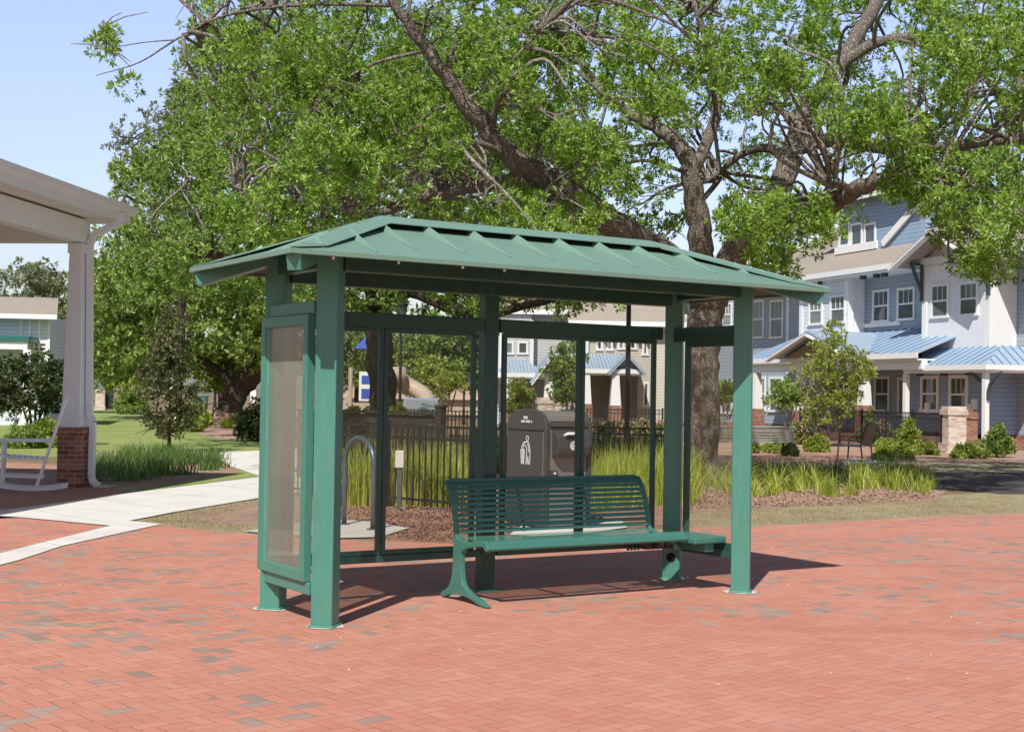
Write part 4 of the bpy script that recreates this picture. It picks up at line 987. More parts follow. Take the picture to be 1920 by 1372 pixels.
HB.seamroof('porch_roof', [(x2_, yv, z2_), (x3_, yv, z2_), (x3_ - 1.0, -.61, z3_), (x2_ + .3, -.61, z3_)], 20)
m = MB().box(x2_, x3_, yv - .08, yv - .004, z2_ - .25, z2_); m.box(x2_, x3_, yv, -.02, z2_ - .34, z2_ - .27); m.build('porch_fascia', 'housewhite', HB.r)
gable(HB.pt(1012, 690, yv)[0], HB.pt(1056, 690, yv)[0], yv, -.5, zv + .0, HB.pt(1034, 668, yv - .6)[1], .5, 'brown_shade', 'blue_metal', 'housewhite', 5)
gable(HB.pt(1150, 690, yv)[0], HB.pt(1200, 690, yv)[0], yv + .4, -.5, z2_ - .05, HB.pt(1178, 668, yv)[1], .3, 'blue_metal', 'blue_metal', 'blue_metal', 5)
for px, b_ in ((952, 757), (1028, 754), (1098, 757), (1153, 760)): HB.column(px, 770, 703, b_, yv + .2, .6, .4, .7)
HB.box('porch_shade_panel', 'porch_shade', HB.pt(1105, 730, -.62)[0], HB.pt(1195, 730, -.62)[0], -.66, -.603, .5, z2_ - .4)  # darker flat panels laid on the wall, porch shade put into their colour
HB.box('porch_shade_panel', 'slate_siding', HB.pt(950, 730, -.05)[0], HB.pt(1050, 730, -.05)[0], -.06, -.004, .5, zv - .4)

# far house on the left
HC = House('grey_roof_house', 'distant house with a grey brown roof and pale blue upper wall behind the left porch', 60, 760, 62, R(8))
xa, xb = HC.pt(-120, 650, 0)[0], HC.pt(90, 620, 0)[0]; z1_ = HC.pt(70, 590, -.5)[1]
HC.box('wall', 'pale_siding', xa, xb, 0, 8, 0, z1_)
m = MB(); m.slab([(xa, -.6, z1_), (xb + .5, -.6, z1_), (xb - .3, 4, z1_ + 1.05), (xa, 4, z1_ + 1.05)], .15); m.build('roof', 'roof_shingle', HC.r)
HC.box('eave_gutter', 'housewhite', xa, xb + .5, -.72, -.603, z1_ - .2, z1_ + .01)
m = MB()
for px in (40, 56, 74, 92): xx = HC.pt(px, 620, 0)[0]; m.box(xx - .05, xx + .05, -.04, -.003, 2.2, z1_ - .2)
m.build('batten', 'housewhite', HC.r)
zq_ = HC.pt(60, 636, -2)[1]; HC.box('porch_roof', 'tealpaint', xa, HC.pt(56, 630, -2)[0], -2.2, -.005, zq_ - .1, zq_ + .12); HC.box('porch_beam', 'housewhite', xa, HC.pt(52, 640, -2)[0], -2.1, -1.9, zq_ - .45, zq_ - .102)
xx = HC.pt(52, 660, -2)[0]; HC.box('porch_post', 'housewhite', xx - .16, xx + .16, -2.16, -1.85, 0, zq_ - .46); HC.window(62, 640, 90, 660, -.004, (2, 2), .1)
# low tan roofed building far behind
p = at(838, 745, 120); tb = thing('low_building', 'long low building with a tan roof far behind the playground', 'building', (p.x, p.y, 0), R(3))
MB().box(-9, 14, 0, 6, 0, 1.4).build('wall', 'tan', tb); m = MB(); m.v = [(-9.5, -.5, 1.3), (14.5, -.5, 1.3), (14.5, 6.5, 1.3), (-9.5, 6.5, 1.3), (-8, 3, 2.5), (13, 3, 2.5)]; m.f = [(0, 1, 5, 4), (1, 2, 5), (2, 3, 4, 5), (3, 0, 4), (3, 2, 1, 0)]; m.build('roof', 'tanroof', tb)

# ------------------------------------------------------------------ brick piers
def pier(label, px, Y, wd, H, mat='palebrick', z0=0, group=None):
    p = at(px, 800, Y); r = thing('brick_pier', label, 'pier', (p.x, p.y, z0), R(6), 'brick piers along the fences')
    MB().box(-wd / 2, wd / 2, -wd / 2, wd / 2, .32, H - .28).build('shaft', mat, r)
    MB().box(-wd / 2 - .06, wd / 2 + .06, -wd / 2 - .06, wd / 2 + .06, 0, .318).build('plinth', mat, r)
    m = MB().box(-wd / 2 - .04, wd / 2 + .04, -wd / 2 - .04, wd / 2 + .04, H - .278, H - .1); m.box(-wd / 2, wd / 2, -wd / 2, wd / 2, H - .098, H); m.build('cap', mat, r); return r
pier('whitewashed brick pier at the end of the black fence by the blue townhouse', 1788, 45.4, .60, 1.52)
pier('red brick pier just behind the whitewashed pier', 1815, 50, .5, 1.35, 'redbrick')
pier('pale brick pier above the left part of the litter bin', 1021, 62, .7, 1.6)
pier('pale brick pier above the right part of the litter bin', 1052, 64, .7, 1.55)
pier('pale brick pier on the lawn edge right of the white downspout', 188, 115, .75, 1.72)
p = at(203, 760, 115.2); gt_ = thing('yard_gate', 'dark solid gate next to the far pale pier left of the bushes', 'gate', (p.x, p.y, 0))
MB().box(-.36, .42, -.04, .04, .08, 1.62).build('gate_leaf', 'black', gt_); MB().box(-.36, .42, -.06, -.042, 1.3, 1.36).build('rail', 'galv', gt_)

# ------------------------------------------------------------------ sling chair and mesh bench by the red path
p = gnd(1608, 866); sc_ = thing('sling_chair', 'dark metal patio chair with a brown sling back standing on a small concrete slab', 'chair', (p.x, p.y, .02), R(-38))
for sy in (-.27, .27):
    MB().tube([(.22, sy, 0), (.17, sy, .42), (.30, sy, .98)], .017, 8).build('rear_post', 'dkframe', sc_)
    MB().tube([(-.33, sy, 0), (-.30, sy, .55), (-.27, sy, .63), (-.18, sy, .66), (.19, sy, .60)], .017, 8).build('front_leg', 'dkframe', sc_)
    MB().tube([(-.31, sy, .42), (.17, sy, .40)], .017, 8).build('seat_rail', 'dkframe', sc_)
MB().slab([(-.31, -.26, .435), (.16, -.26, .405), (.16, .26, .405), (-.31, .26, .435)], .012).build('seat', 'mesh_green', sc_)
MB().slab([(.17, -.26, .43), (.30, -.26, .97), (.30, .26, .97), (.17, .26, .43)], .012).build('backrest', 'sling', sc_)
MB().tube([(.30, -.27, .98), (.30, .27, .98)], .017, 8).build('top_bar', 'dkframe', sc_); sc_.scale = (1.32, 1.2, 1.03)
sheet('chair_slab', gp((1570, 866), (1600, 860), (1648, 862), (1640, 869), (1590, 872)), .016, 'oldconcrete')
a, b = at(1326, 800, 39), at(1489, 800, 40); mb = thing('mesh_bench', 'long grey green mesh bench seen from behind beside the oak trunk', 'bench', (a.x, a.y, 0), math.atan2(b.y - a.y, b.x - a.x)); Lm = Vector((b.x - a.x, b.y - a.y)).length
m = MB()
for i in range(64): x = .02 + (Lm - .04) * i / 63; m.beam((x, .06, .42), (x, -.02, .86), .023, .006, (0, 1, 0))
for z in (.50, .58, .66, .74): m.box(.02, Lm - .02, .035 - (z - .42) * .18 - .004, .035 - (z - .42) * .18 + .004, z - .006, z + .006)
m.build('backrest', 'mesh_green', mb)
m = MB()
for z, y in ((.43, .06), (.87, -.025)): m.box(0, Lm, y - .02, y + .02, z - .02, z + .02)
m.build('back_rail', 'mesh_green', mb); m = MB()
for i in range(12): m.box(0, Lm, .08 + i * .04, .08 + i * .04 + .026, .42, .432)
m.build('seat', 'mesh_green', mb)
for x in (.05, Lm / 2, Lm - .05):
    m = MB(); m.beam((x, .0, 0), (x, .05, .42), .05, .05, (0, 1, 0)); m.beam((x, .5, 0), (x, .48, .42), .05, .05, (0, 1, 0)); m.beam((x, .04, .40), (x, .52, .40), .04, .04); m.build('leg_frame', 'dkframe', mb)

# ------------------------------------------------------------------ lamp posts
def lamp(label, px, Y, H, r=.05, base=True, twin=False):
    p = at(px, 800, Y); t = thing('lamp_post', label, 'lamp post', (p.x, p.y, 0), 0, 'black lamp posts')
    MB().lathe((0, 0, 0), [(r * 1.9, 0), (r * 2.0, .25), (r * 1.5, .4), (r * 1.2, .8), (r, .95), (r * .9, H)], 10).build('pole', 'black', t)
    heads = ((-.35, 0), (.35, 0)) if twin else ((0, 0),)
    if twin: MB().tube([(-.35, 0, H + .02), (-.2, 0, H - .1), (.2, 0, H - .1), (.35, 0, H + .02)], .025, 8).build('cross_arm', 'black', t)
    for hx, hy in heads:
        l_ = MB().lathe((hx, hy, H), [(.06, 0), (.12, .08), (.17, .42), (.18, .44), (.10, .56), (.02, .62)], 8).build('lantern', 'galv', t)
        MB().lathe((hx, hy, H), [(.20, .43), (.19, .46), (.09, .57), (.02, .66)], 8).build('lantern_cap', 'black', l_)
lamp('slim black lamp post seen through the left window panes of the shelter', 749, 40, 3.75, .045)
lamp('tall black lamp post with flared foot in front of the beige townhouse', 1176, 33, 4.55, .062)
lamp('small far twin lamp post near the playground fence', 869, 78, 2.25, .06, twin=True)
lamp('far black lamp post on the lawn left of the shelter', 402, 112, 4.2, .11)

# ------------------------------------------------------------------ playground tower
p = at(690, 760, 70); pg = thing('playground_tower', 'tan and blue playground tower with a curved slide seen through the shelter', 'playground', (p.x, p.y, 0), R(8))
for x, y in ((-.9, -.9), (.6, -.9), (-.9, .8), (.6, .8)): MB().tube([(x, y, 0), (x, y, 2.95)], .09, 8).build('post', 'tan', pg)
MB().tube([(.62, -.9, 2.9), (.62, -.9, 4.6)], .10, 8).build('post', 'tan', pg)
MB().box(-.95, .65, -.95, .85, 1.05, 1.2).build('deck', 'tan', pg)
pn = MB().box(-.5, .55, -1.02, -.97, 1.3, 2.75).build('activity_panel', 'signwhite', pg)
MB().box(-.38, .42, -1.05, -1.025, 2.15, 2.55).build('panel_board', 'playblue', pn); MB().box(-.38, .42, -1.05, -1.025, 1.42, 1.9).build('panel_board', 'playblue', pn)
m = MB(); m.v = [(-.75, -.9, 3.9), (.75, -.9, 3.9), (.75, .9, 3.9), (-.75, .9, 3.9), (.2, 0, 4.95)]; m.f = [(0, 1, 4), (1, 2, 4), (2, 3, 4), (3, 0, 4), (3, 2, 1, 0)]; m.build('roof', 'playblue', pg)
for k_ in range(6): MB().box(-1.6 - .0 + k_ * .13, -1.0 + k_ * .02, -.7, .6, .12 + k_ * .17, .2 + k_ * .17).build('step', 'tan', pg)
MB().beam((-2.1, -.75, .3), (-.9, -.75, 1.5), .12, .25).build('stair_rail', 'tan', pg)
def slide_pts(rr): return [(1.9 + 1.15 * math.cos(t) * rr, .6 + 1.1 * math.sin(t), 2.7 - 2.3 * (k / 14)) for k, t in enumerate(np.linspace(2.4, -1.6, 15))]
m = MB(); m.tube(slide_pts(1), .42, 10); m.build('slide', 'tan', pg, smooth=True)
MB().tube([(.6, .5, 2.0), (1.2, 1.2, 2.6), (1.9, 1.3, 2.6)], .5, 10).build('slide_tunnel', 'tan', pg, smooth=True)

# ------------------------------------------------------------------ parked car far behind the dark screen, seen from the front
p = at(789, 780, 58); car = thing('parked_car', 'silver blue car seen head on behind the dark board screen', 'car', (p.x, p.y, 0), R(4))
prof = [(0, .35), (.02, .75), (.25, .86), (1.15, .98), (1.9, 1.42), (2.4, 1.50), (3.4, 1.46), (4.2, 1.05), (4.5, .95), (4.52, .35)]
cb2 = MB()
cb2.prism(prof, -.84, .84, lambda a, b, t: (t * (1 - .16 * max(0, b - .9) / .6), a, b)); cb2.build('body', 'carpaint', car, bevel=.04)
ws = MB(); ws.quad((-.70, 1.19, 1.02), (.70, 1.19, 1.02), (.62, 1.86, 1.405), (-.62, 1.86, 1.405)); o = ws.build('windscreen', 'pane', car); o.location = (0, -.012, .012)
for s2 in (-1, 1):
    MB().box(s2 * .62 - .16, s2 * .62 + .16, -.03, .05, .62, .78).build('headlight', 'signwhite', car, bevel=.02)
    MB().box(s2 * .93 - .08, s2 * .93 + .08, 1.25, 1.4, .95, 1.08).build('wing_mirror', 'carpaint', car, bevel=.02)
    for y in (.85, 3.6): m = MB().tube([(s2 * .70, y, .33), (s2 * .88, y, .33)], .33, 16); wv = m.build('wheel', 'black', car); MB().tube([(s2 * .87, y, .33), (s2 * .89, y, .33)], .2, 12).build('rim', 'galv', wv)
MB().box(-.45, .45, -.02, .03, .6, .78).build('grille', 'black', car); MB().box(-.28, .28, -.03, .02, .42, .54).build('number_plate', 'signwhite', car)

# small green and white things beyond the lawn
p = at(449, 760, 105); hy = thing('utility_post', 'small green post beyond the lawn just left of the shelter', 'utility post', (p.x, p.y, 0))
MB().lathe((0, 0, 0), [(.16, 0), (.16, .7), (.2, .72), (.12, .95), (.02, 1.0)], 10).build('barrel', 'tealpaint', hy); MB().tube([(-.25, 0, .6), (.25, 0, .6)], .07, 8).build('outlet', 'tealpaint', hy)
p = at(376, 750, 100); tcn = thing('recycling_cart', 'teal wheeled cart on the far side of the lawn', 'bin', (p.x, p.y, 0))
MB().prism([(-.4, .1), (.4, .1), (.5, 1.3), (-.5, 1.3)], -.4, .4, lambda a, b, t: (a, t, b)).build('body', 'tealpaint', tcn, bevel=.04); MB().box(-.55, .55, -.45, .45, 1.302, 1.4).build('lid', 'tealpaint', tcn, bevel=.04)
p = at(475, 745, 96); sp_ = thing('white_sign', 'small white sign box on a thin post beyond the lawn', 'sign', (p.x, p.y, 0))
MB().box(-.2, .2, -.1, .1, .9, 1.75).build('sign_box', 'signwhite', sp_); MB().tube([(.1, 0, 0), (.1, 0, 2.8)], .05, 8).build('pole', 'signwhite', sp_)
p = at(750, 835, 19.2); ub = thing('utility_box', 'small white box low behind the picket fence in the tall grass', 'utility box', (p.x, p.y, 0))
MB().box(-.03, .03, -.03, .03, 0, .6).build('stake', 'galv', ub); MB().box(-.06, .06, -.05, .05, .602, .84).build('box', 'stone', ub, bevel=.01)

# ------------------------------------------------------------------ trees
def inpoly(P, x, y):
    c = np.zeros(len(x), bool); n = len(P)
    for i in range(n):
        (x0_, y0_), (x1_, y1_) = P[i], P[i - 1]
        k = ((y0_ > y) != (y1_ > y)) & (x < (x1_ - x0_) * (y - y0_) / (y1_ - y0_ + 1e-9) + x0_); c ^= k
    return c
def unproj(px, py, Y):
    a, b = px - 960, py - 686; c, s = math.cos(ROLL), math.sin(ROLL); xs, ys = a * c + b * s, -a * s + b * c
    cp, sp = math.cos(PITCH), math.sin(PITCH); u = -ys / F; dx, dy, dz = xs / F, cp - u * sp, sp + u * cp; t = Y / dy
    return np.stack([dx * t, Y, EYE + dz * t], 1)
def region(poly, n, Y0, Y1, holes=(), dens=None):
    # crown volume surveyed as its outline: clump centres between two depths
    xs_ = [p[0] for p in poly]; ys_ = [p[1] for p in poly]; out = []
    while sum(len(o_) for o_ in out) < n:
        x = rng.uniform(min(xs_), max(xs_), n * 2); y = rng.uniform(min(ys_), max(ys_), n * 2); k = inpoly(poly, x, y)
        pr = np.ones(len(x))
        for hx, hy_, rx, ry, keep in holes:
            q = ((x - hx) / rx) ** 2 + ((y - hy_) / ry) ** 2; pr = np.where(q < 1, np.minimum(pr, keep), pr)
        k &= rng.uniform(size=len(x)) < pr
        out.append(np.stack([x[k], y[k]], 1))
    o_ = np.concatenate(out)[:n]; Y = rng.uniform(Y0, Y1, n)
    return o_[:, 0], o_[:, 1], Y
def jitterpath(P, amp):
    return [p + Vector((random.gauss(0, amp), random.gauss(0, amp), random.gauss(0, amp))) if 0 < i < len(P) - 1 else p for i, p in enumerate(P)]
def tree(name, label, base, limbs, crown_sets, bark, group=None, twigs=0, twigbark=None, cat='tree', off_limit=None):
    """limbs: list of (points[(px,py,Y)...], r0, r1); the first is the trunk. crown_sets: (centres, rad, sprays, leaves, L, W, mat)"""
    t = thing(name, label, cat, (base.x, base.y, 0), 0, group or ('oak trees' if name == 'oak_tree' else 'small and background trees')); off = (base.x, base.y, 0); samples = []
    for i, (pts, r0, r1) in enumerate(limbs):
        P = [at(*q) if not isinstance(q, Vector) else q for q in pts]
        if i == 0: P = [Vector((base.x, base.y, -.05))] + P
        S = jitterpath(smoothpath(P, 6), r0 * .055); n = len(S); rad = [r0 + (r1 - r0) * (k / (n - 1)) for k in range(n)]
        rad = [r * random.uniform(.97, 1.04) for r in rad]
        if i == 0: rad[0] *= 1.5; rad[1] *= 1.22; rad[2] *= 1.08
        MB().tube(S, rad, 12).build('trunk' if i == 0 else 'limb', bark, t, smooth=True, off=off)
        if i or len(limbs) == 1: samples += [(q, r) for q, r in zip(S, rad)]
    allc = [c[0] for c in crown_sets]
    if twigs and samples:
        SP = np.array([q[0] for q in samples]); C = np.concatenate(allc); idx = rng.permutation(len(C))[:twigs]
        m = MB(); m2 = MB()
        for j in idx:
            c = C[j]; dd = np.linalg.norm(SP - c, axis=1); k = int(np.argmin(dd))
            if off_limit and dd[k] > off_limit: continue
            a = Vector(SP[k]); b = Vector(c); Ld = (b - a).length
            m1_ = a.lerp(b, .35) + Vector((random.gauss(0, .10), random.gauss(0, .1), random.gauss(.08, .12))) * Ld
            m2_ = a.lerp(b, .7) + Vector((random.gauss(0, .10), random.gauss(0, .1), random.gauss(.02, .12))) * Ld
            S = smoothpath([a, m1_, m2_, b], 4); r0 = min(.05, .016 + .013 * Ld)
            (m if random.random() < .55 else m2).tube(S, list(np.linspace(r0, .009, len(S))), 5, cap=False)
            for _ in range(2):
                q = S[random.randint(5, len(S) - 1)]; e = q + Vector((random.gauss(0, .35), random.gauss(0, .35), random.gauss(-.05, .3)))
                m2.tube([q, q.lerp(e, .5) + Vector((0, 0, .05)), e], [.014, .011, .006], 4, cap=False)
        if len(m.v) > 1100: m.build('twigs', bark, t, smooth=True, off=off)
        if len(m2.v) > 1100: m2.build('twigs', twigbark or bark, t, smooth=True, off=off)
    for (C, rad, ns, nl, L, W, mat) in crown_sets:
        V, Fq = sprays(C, rad, ns, nl, L, W); npmesh('crown', V, Fq, mat, t, off)
    return t

# the live oak behind the shelter
ob = gnd(1316, 904)
OY = ob.y
limbs = [
    ([(1322, 800, OY), (1318, 700, OY), (1320, 610, OY), (1328, 560, OY)], .265, .38),
    ([(1322, 560, OY), (1270, 500, OY - .4), (1195, 450, OY - 1.2), (1120, 398, OY - 1.8), (1040, 345, OY - 2.3), (965, 300, OY - 2.7), (905, 232, OY - 3), (852, 165, OY - 3.2), (800, 90, OY - 3.4), (740, 10, OY - 3.6), (700, -60, OY - 3.8)], .34, .05),
    ([(1060, 360, OY - 2.2), (990, 335, OY - 1.5), (930, 345, OY - .8), (860, 355, OY), (790, 375, OY + 1), (700, 398, OY + 2), (600, 383, OY + 3), (520, 372, OY + 3.4), (440, 350, OY + 4)], .17, .04),
    ([(1325, 570, OY), (1315, 490, OY - .5), (1312, 420, OY - .8), (1298, 350, OY - 1), (1290, 300, OY - 1), (1255, 255, OY - .8), (1190, 215, OY - .5), (1120, 160, OY), (1060, 80, OY + .5)], .27, .06),
    ([(1297, 330, OY - 1), (1335, 240, OY - .6), (1345, 180, OY - .4), (1330, 100, OY), (1300, 0, OY)], .13, .05),
    ([(1335, 560, OY), (1365, 500, OY - .6), (1405, 440, OY - 1.2), (1460, 412, OY - 1.8), (1520, 392, OY - 2.2), (1570, 375, OY - 2.6), (1612, 352, OY - 3), (1680, 330, OY - 3.6), (1760, 330, OY - 4)], .32, .09),
    ([(1395, 455, OY - 1), (1445, 390, OY - .6), (1470, 330, OY - .2), (1490, 270, OY), (1510, 210, OY + .3), (1555, 150, OY + .6), (1592, 95, OY + 1), (1640, 10, OY + 1.5), (1660, -70, OY + 2)], .27, .12),
    ([(1480, 300, OY), (1440, 278, OY + .5), (1390, 290, OY + 1), (1330, 340, OY + 1.4)], .12, .04),
    ([(1488, 280, OY), (1560, 262, OY + .3), (1640, 275, OY + .6), (1730, 280, OY + .6), (1810, 272, OY + .4), (1900, 262, OY), (2000, 280, OY)], .16, .09),
    ([(1575, 120, OY + .8), (1650, 78, OY + .8), (1730, 72, OY + .8), (1790, 95, OY + .8), (1840, 140, OY + .8), (1900, 215, OY + 1)], .12, .05),
    ([(1600, 360, OY - 3), (1570, 345, OY - 3.2), (1545, 362, OY - 3.3), (1520, 385, OY - 3.2)], .07, .05),
    ([(945, 290, OY - 2.8), (900, 270, OY - 3.4), (850, 268, OY - 3.8), (800, 280, OY - 4)], .07, .03),
    ([(920, 250, OY - 3), (935, 190, OY - 3.6), (960, 120, OY - 4), (1010, 60, OY - 4)], .06, .02),
    ([(800, 95, OY - 3.4), (700, 120, OY - 3.6), (620, 170, OY - 3.8), (560, 240, OY - 4), (520, 300, OY - 4)], .035, .012),
    ([(740, 10, OY - 3.6), (560, 10, OY - 3.6), (420, 30, OY - 3.6), (330, 75, OY - 3.6), (260, 118, OY - 3.6), (180, 142, OY - 3.6)], .036, .006),
    ([(330, 75, OY - 3.6), (270, 80, OY - 3.6), (210, 90, OY - 3.7), (180, 92, OY - 3.7)], .012, .005),
    ([(1120, 398, OY - 1.8), (1060, 395, OY - 2.3), (1010, 375, OY - 2.6)], .12, .05),
]
poly1 = [(330, -70), (2010, -70), (2010, 500), (1880, 520), (1862, 490), (1800, 450), (1760, 390), (1690, 385), (1640, 430), (1580, 455), (1500, 455), (1480, 510), (1440, 500), (1405, 440), (1330, 425), (1240, 470), (1150, 475), (1000, 450), (850, 445), (700, 440), (600, 460), (520, 470), (450, 430), (400, 380), (380, 300), (420, 200), (390, 80)]
holes1 = [(1608, 438, 62, 40, .12), (1700, 440, 60, 60, .1), (1425, 235, 55, 34, .15), (1690, 140, 42, 32, .2), (1855, 195, 35, 65, .2), (1265, 365, 45, 65, .25), (1375, 430, 60, 55, .2), (1542, 235, 40, 40, .25), (1470, 340, 55, 40, .45), (1630, 310, 50, 30, .5),
          (460, 250, 90, 130, .5), (1500, 430, 60, 30, .6), (1680, 410, 90, 35, .2), (1330, 290, 50, 60, .45)]
cx, cy, cY = region(poly1, 1300, OY - 4.5, OY + 5.5, holes1)
# keep the big limbs readable: thin out clumps hanging straight in front of them
keep = np.ones(len(cx), bool)
for pts, r0, r1 in limbs[:9]:
    for (a, b) in zip(pts, pts[1:]):
        for tt in np.linspace(0, 1, 6):
            lx, ly, lY = [a[i] + (b[i] - a[i]) * tt for i in range(3)]
            near = ((cx - lx) ** 2 + (cy - ly) ** 2 < 52 ** 2) & (cY < lY + .3)
            keep &= ~(near & (rng.uniform(size=len(cx)) < .8))
C1 = unproj(cx[keep], cy[keep], cY[keep])
# bright nearer clumps
cl_ = []
for ex_, ey_, rx, ry, n in [(1075, 270, 70, 50, 18), (1430, 390, 105, 50, 26), (1650, 240, 95, 60, 24), (1770, 345, 110, 50, 24), (1815, 425, 60, 75, 18), (1840, 490, 32, 40, 6), (1455, 480, 38, 42, 8), (1548, 418, 28, 36, 5), (985, 395, 75, 45, 14), (1095, 405, 50, 38, 8),
                          (1380, 140, 90, 70, 22), (1505, 160, 60, 50, 10), (700, 330, 120, 70, 22), (560, 330, 110, 70, 18), (730, 240, 90, 80, 18), (600, 180, 110, 80, 18), (1010, 140, 110, 70, 22), (1200, 140, 90, 80, 18), (1790, 120, 60, 60, 14), (1880, 330, 50, 60, 10), (1700, 215, 90, 50, 14), (1900, 60, 60, 60, 8), (460, 400, 90, 50, 12), (190, 88, 14, 14, 3), (205, 72, 10, 8, 1), (250, 168, 10, 10, 1)]:
    a = rng.uniform(0, 2 * math.pi, n); r = rng.uniform(0, 1, n) ** .5
    cl_.append(unproj(ex_ + rx * r * np.cos(a), ey_ + ry * r * np.sin(a), rng.uniform(OY - 5.2, OY - 2.2, n)))
C1b = np.concatenate(cl_)
tree('oak_tree', 'large spreading live oak rising behind the bus shelter, its trunk right of the litter bin', ob, limbs,
     [(C1, rng.uniform(.25, .52, len(C1)), 15, 14, .105, .031, 'oakleaf'), (C1b, rng.uniform(.2, .38, len(C1b)), 13, 14, .105, .031, 'oakleaf')], 'oakbark', twigs=480, twigbark='greybark', off_limit=4.5)

# second oak, trunk seen through the left panes
o2 = at(716, 830, 43); Y2 = 43
limbs2 = [([(718, 760, Y2), (716, 700, Y2), (712, 640, Y2), (706, 590, Y2)], .42, .40),
          ([(706, 595, Y2), (650, 560, Y2 - 1), (590, 520, Y2 - 2), (520, 500, Y2 - 2.5), (430, 480, Y2 - 3), (330, 480, Y2 - 3)], .28, .06),
          ([(708, 590, Y2), (760, 545, Y2 - 1), (840, 575, Y2 - 2), (900, 590, Y2 - 3), (980, 575, Y2 - 4), (1060, 552, Y2 - 5)], .26, .08),
          ([(706, 590, Y2), (690, 520, Y2), (640, 440, Y2), (570, 350, Y2), (500, 260, Y2), (430, 190, Y2)], .28, .06),
          ([(708, 590, Y2), (740, 480, Y2), (800, 390, Y2), (850, 300, Y2), (880, 200, Y2)], .28, .06),
          ([(690, 520, Y2), (600, 480, Y2 + 2), (480, 440, Y2 + 2), (360, 400, Y2 + 2), (260, 380, Y2 + 2)], .18, .04)]
poly2 = [(360, 60), (900, 60), (1000, 200), (1180, 420), (1130, 560), (1040, 590), (960, 560), (880, 610), (800, 570), (720, 585), (640, 600), (600, 560), (520, 560), (450, 540), (380, 560), (300, 520), (250, 540), (200, 500), (215, 440), (240, 400), (225, 330), (300, 250), (340, 170)]
cx, cy, cY = region(poly2, 620, Y2 - 6, Y2 + 6, [(960, 575, 70, 22, .5), (830, 560, 60, 25, .5), (500, 420, 30, 20, .2), (400, 450, 26, 18, .2), (560, 470, 30, 14, .3)])
tree('oak_tree', 'second oak further back, dark trunk seen through the left shelter panes', o2, limbs2, [(unproj(cx, cy, cY), rng.uniform(.45, .8, len(cx)), 15, 12, .18, .062, 'oakleaf2')], 'darkbark', twigs=160, twigbark='greybark', off_limit=6)
# thin greyish crown against the sky at the left
o3 = at(330, 790, 56)
cx, cy, cY = region([(190, 400), (195, 345), (240, 320), (225, 250), (290, 210), (345, 160), (420, 200), (430, 330), (400, 430), (300, 450), (230, 430)], 150, 52, 60)
tree('oak_tree', 'thin grey green crown against the sky left of the big oak', o3, [([(335, 700, 56), (340, 600, 56), (345, 480, 56)], .2, .15), ([(345, 490, 56), (320, 400, 56), (280, 320, 56), (240, 270, 56)], .16, .03), ([(345, 490, 56), (350, 380, 56), (350, 270, 56), (345, 190, 56)], .16, .03), ([(343, 500, 56), (290, 440, 56), (220, 390, 56), (190, 370, 56)], .12, .02)],
     [(unproj(cx, cy, cY), rng.uniform(.4, .9, len(cx)), 8, 9, .17, .07, 'greyleaf')], 'darkbark', twigs=90, twigbark='greybark')
# dark oak with a low sprawling limb
o4 = at(425, 775, 78)
cx, cy, cY = region([(140, 560), (190, 480), (260, 450), (380, 455), (520, 480), (600, 520), (620, 640), (560, 700), (490, 690), (440, 650), (380, 680), (300, 690), (230, 690), (180, 700), (150, 640)], 330, 72, 86)
tree('oak_tree', 'dark spreading oak with a low leaning limb left of the shelter', o4, [([(440, 740, 78), (462, 715, 78), (490, 680, 78), (520, 640, 78)], .75, .5), ([(500, 668, 78), (470, 600, 78), (420, 560, 78), (340, 540, 78), (250, 540, 78)], .4, .1), ([(520, 640, 78), (560, 580, 78), (600, 540, 78)], .4, .12), ([(455, 725, 78), (400, 690, 78), (330, 640, 78), (240, 590, 78)], .35, .08)],
     [(unproj(cx, cy, cY), rng.uniform(.7, 1.3, len(cx)), 14, 10, .32, .15, 'midleaf')], 'darkbark', twigs=60)
def simple_tree(label, px, Y, poly, n, rad, mat, L=.3, W=.13, dY=4, trunk_r=.2, name='tree', bark='darkbark', top=None, ns=12, twigs=20, cat='tree', multi=0, base_py=None):
    b = at(px, 780, Y); ys_ = [p[1] for p in poly]; ty = top or (min(ys_) * .55 + max(ys_) * .45)
    cx, cy, cY = region(poly, n, Y - dY, Y + dY); C = unproj(cx, cy, cY)
    zb = EYE; yb = 745 + EYE * F / Y
    l = []
    if multi:
        for i in range(multi): l.append(([(px + (i - multi / 2 + .5) * 5, yb - (yb - ty) * .4, Y + random.uniform(-.2, .2)), (px + (i - multi / 2 + .5) * 14, ty, Y + random.uniform(-.3, .3))], trunk_r, trunk_r * .5))
    else: l.append(([(px + 1, (yb + ty) / 2, Y), (px, ty, Y)], trunk_r, trunk_r * .55))
    if not multi and twigs:
        for k_ in range(4): tx, ty2 = poly[int(k_ * len(poly) / 4)]; l.append(([(px, ty + 8, Y), ((px + tx) / 2, (ty + ty2) / 2 - 4, Y + random.uniform(-dY, dY) * .4), (px * .25 + tx * .75, ty * .25 + ty2 * .75, Y)], trunk_r * .5, trunk_r * .12))
    return tree(name, label, b, l, [(C, rng.uniform(.6, 1.15, n) * rad, ns, 10, L, W, mat)], bark, twigs=twigs, cat=cat)
simple_tree('distant tree behind the grey roofed house at far left', 70, 98, [(-30, 560), (0, 520), (40, 505), (75, 490), (110, 500), (135, 540), (140, 620), (-30, 640)], 60, 1.1, 'greyleaf', .34, .16)
simple_tree('bright lime green tree over the far pier', 235, 104, [(175, 720), (178, 660), (205, 645), (240, 630), (280, 625), (310, 640), (320, 735), (240, 742)], 90, .9, 'limeleaf', .3, .14)
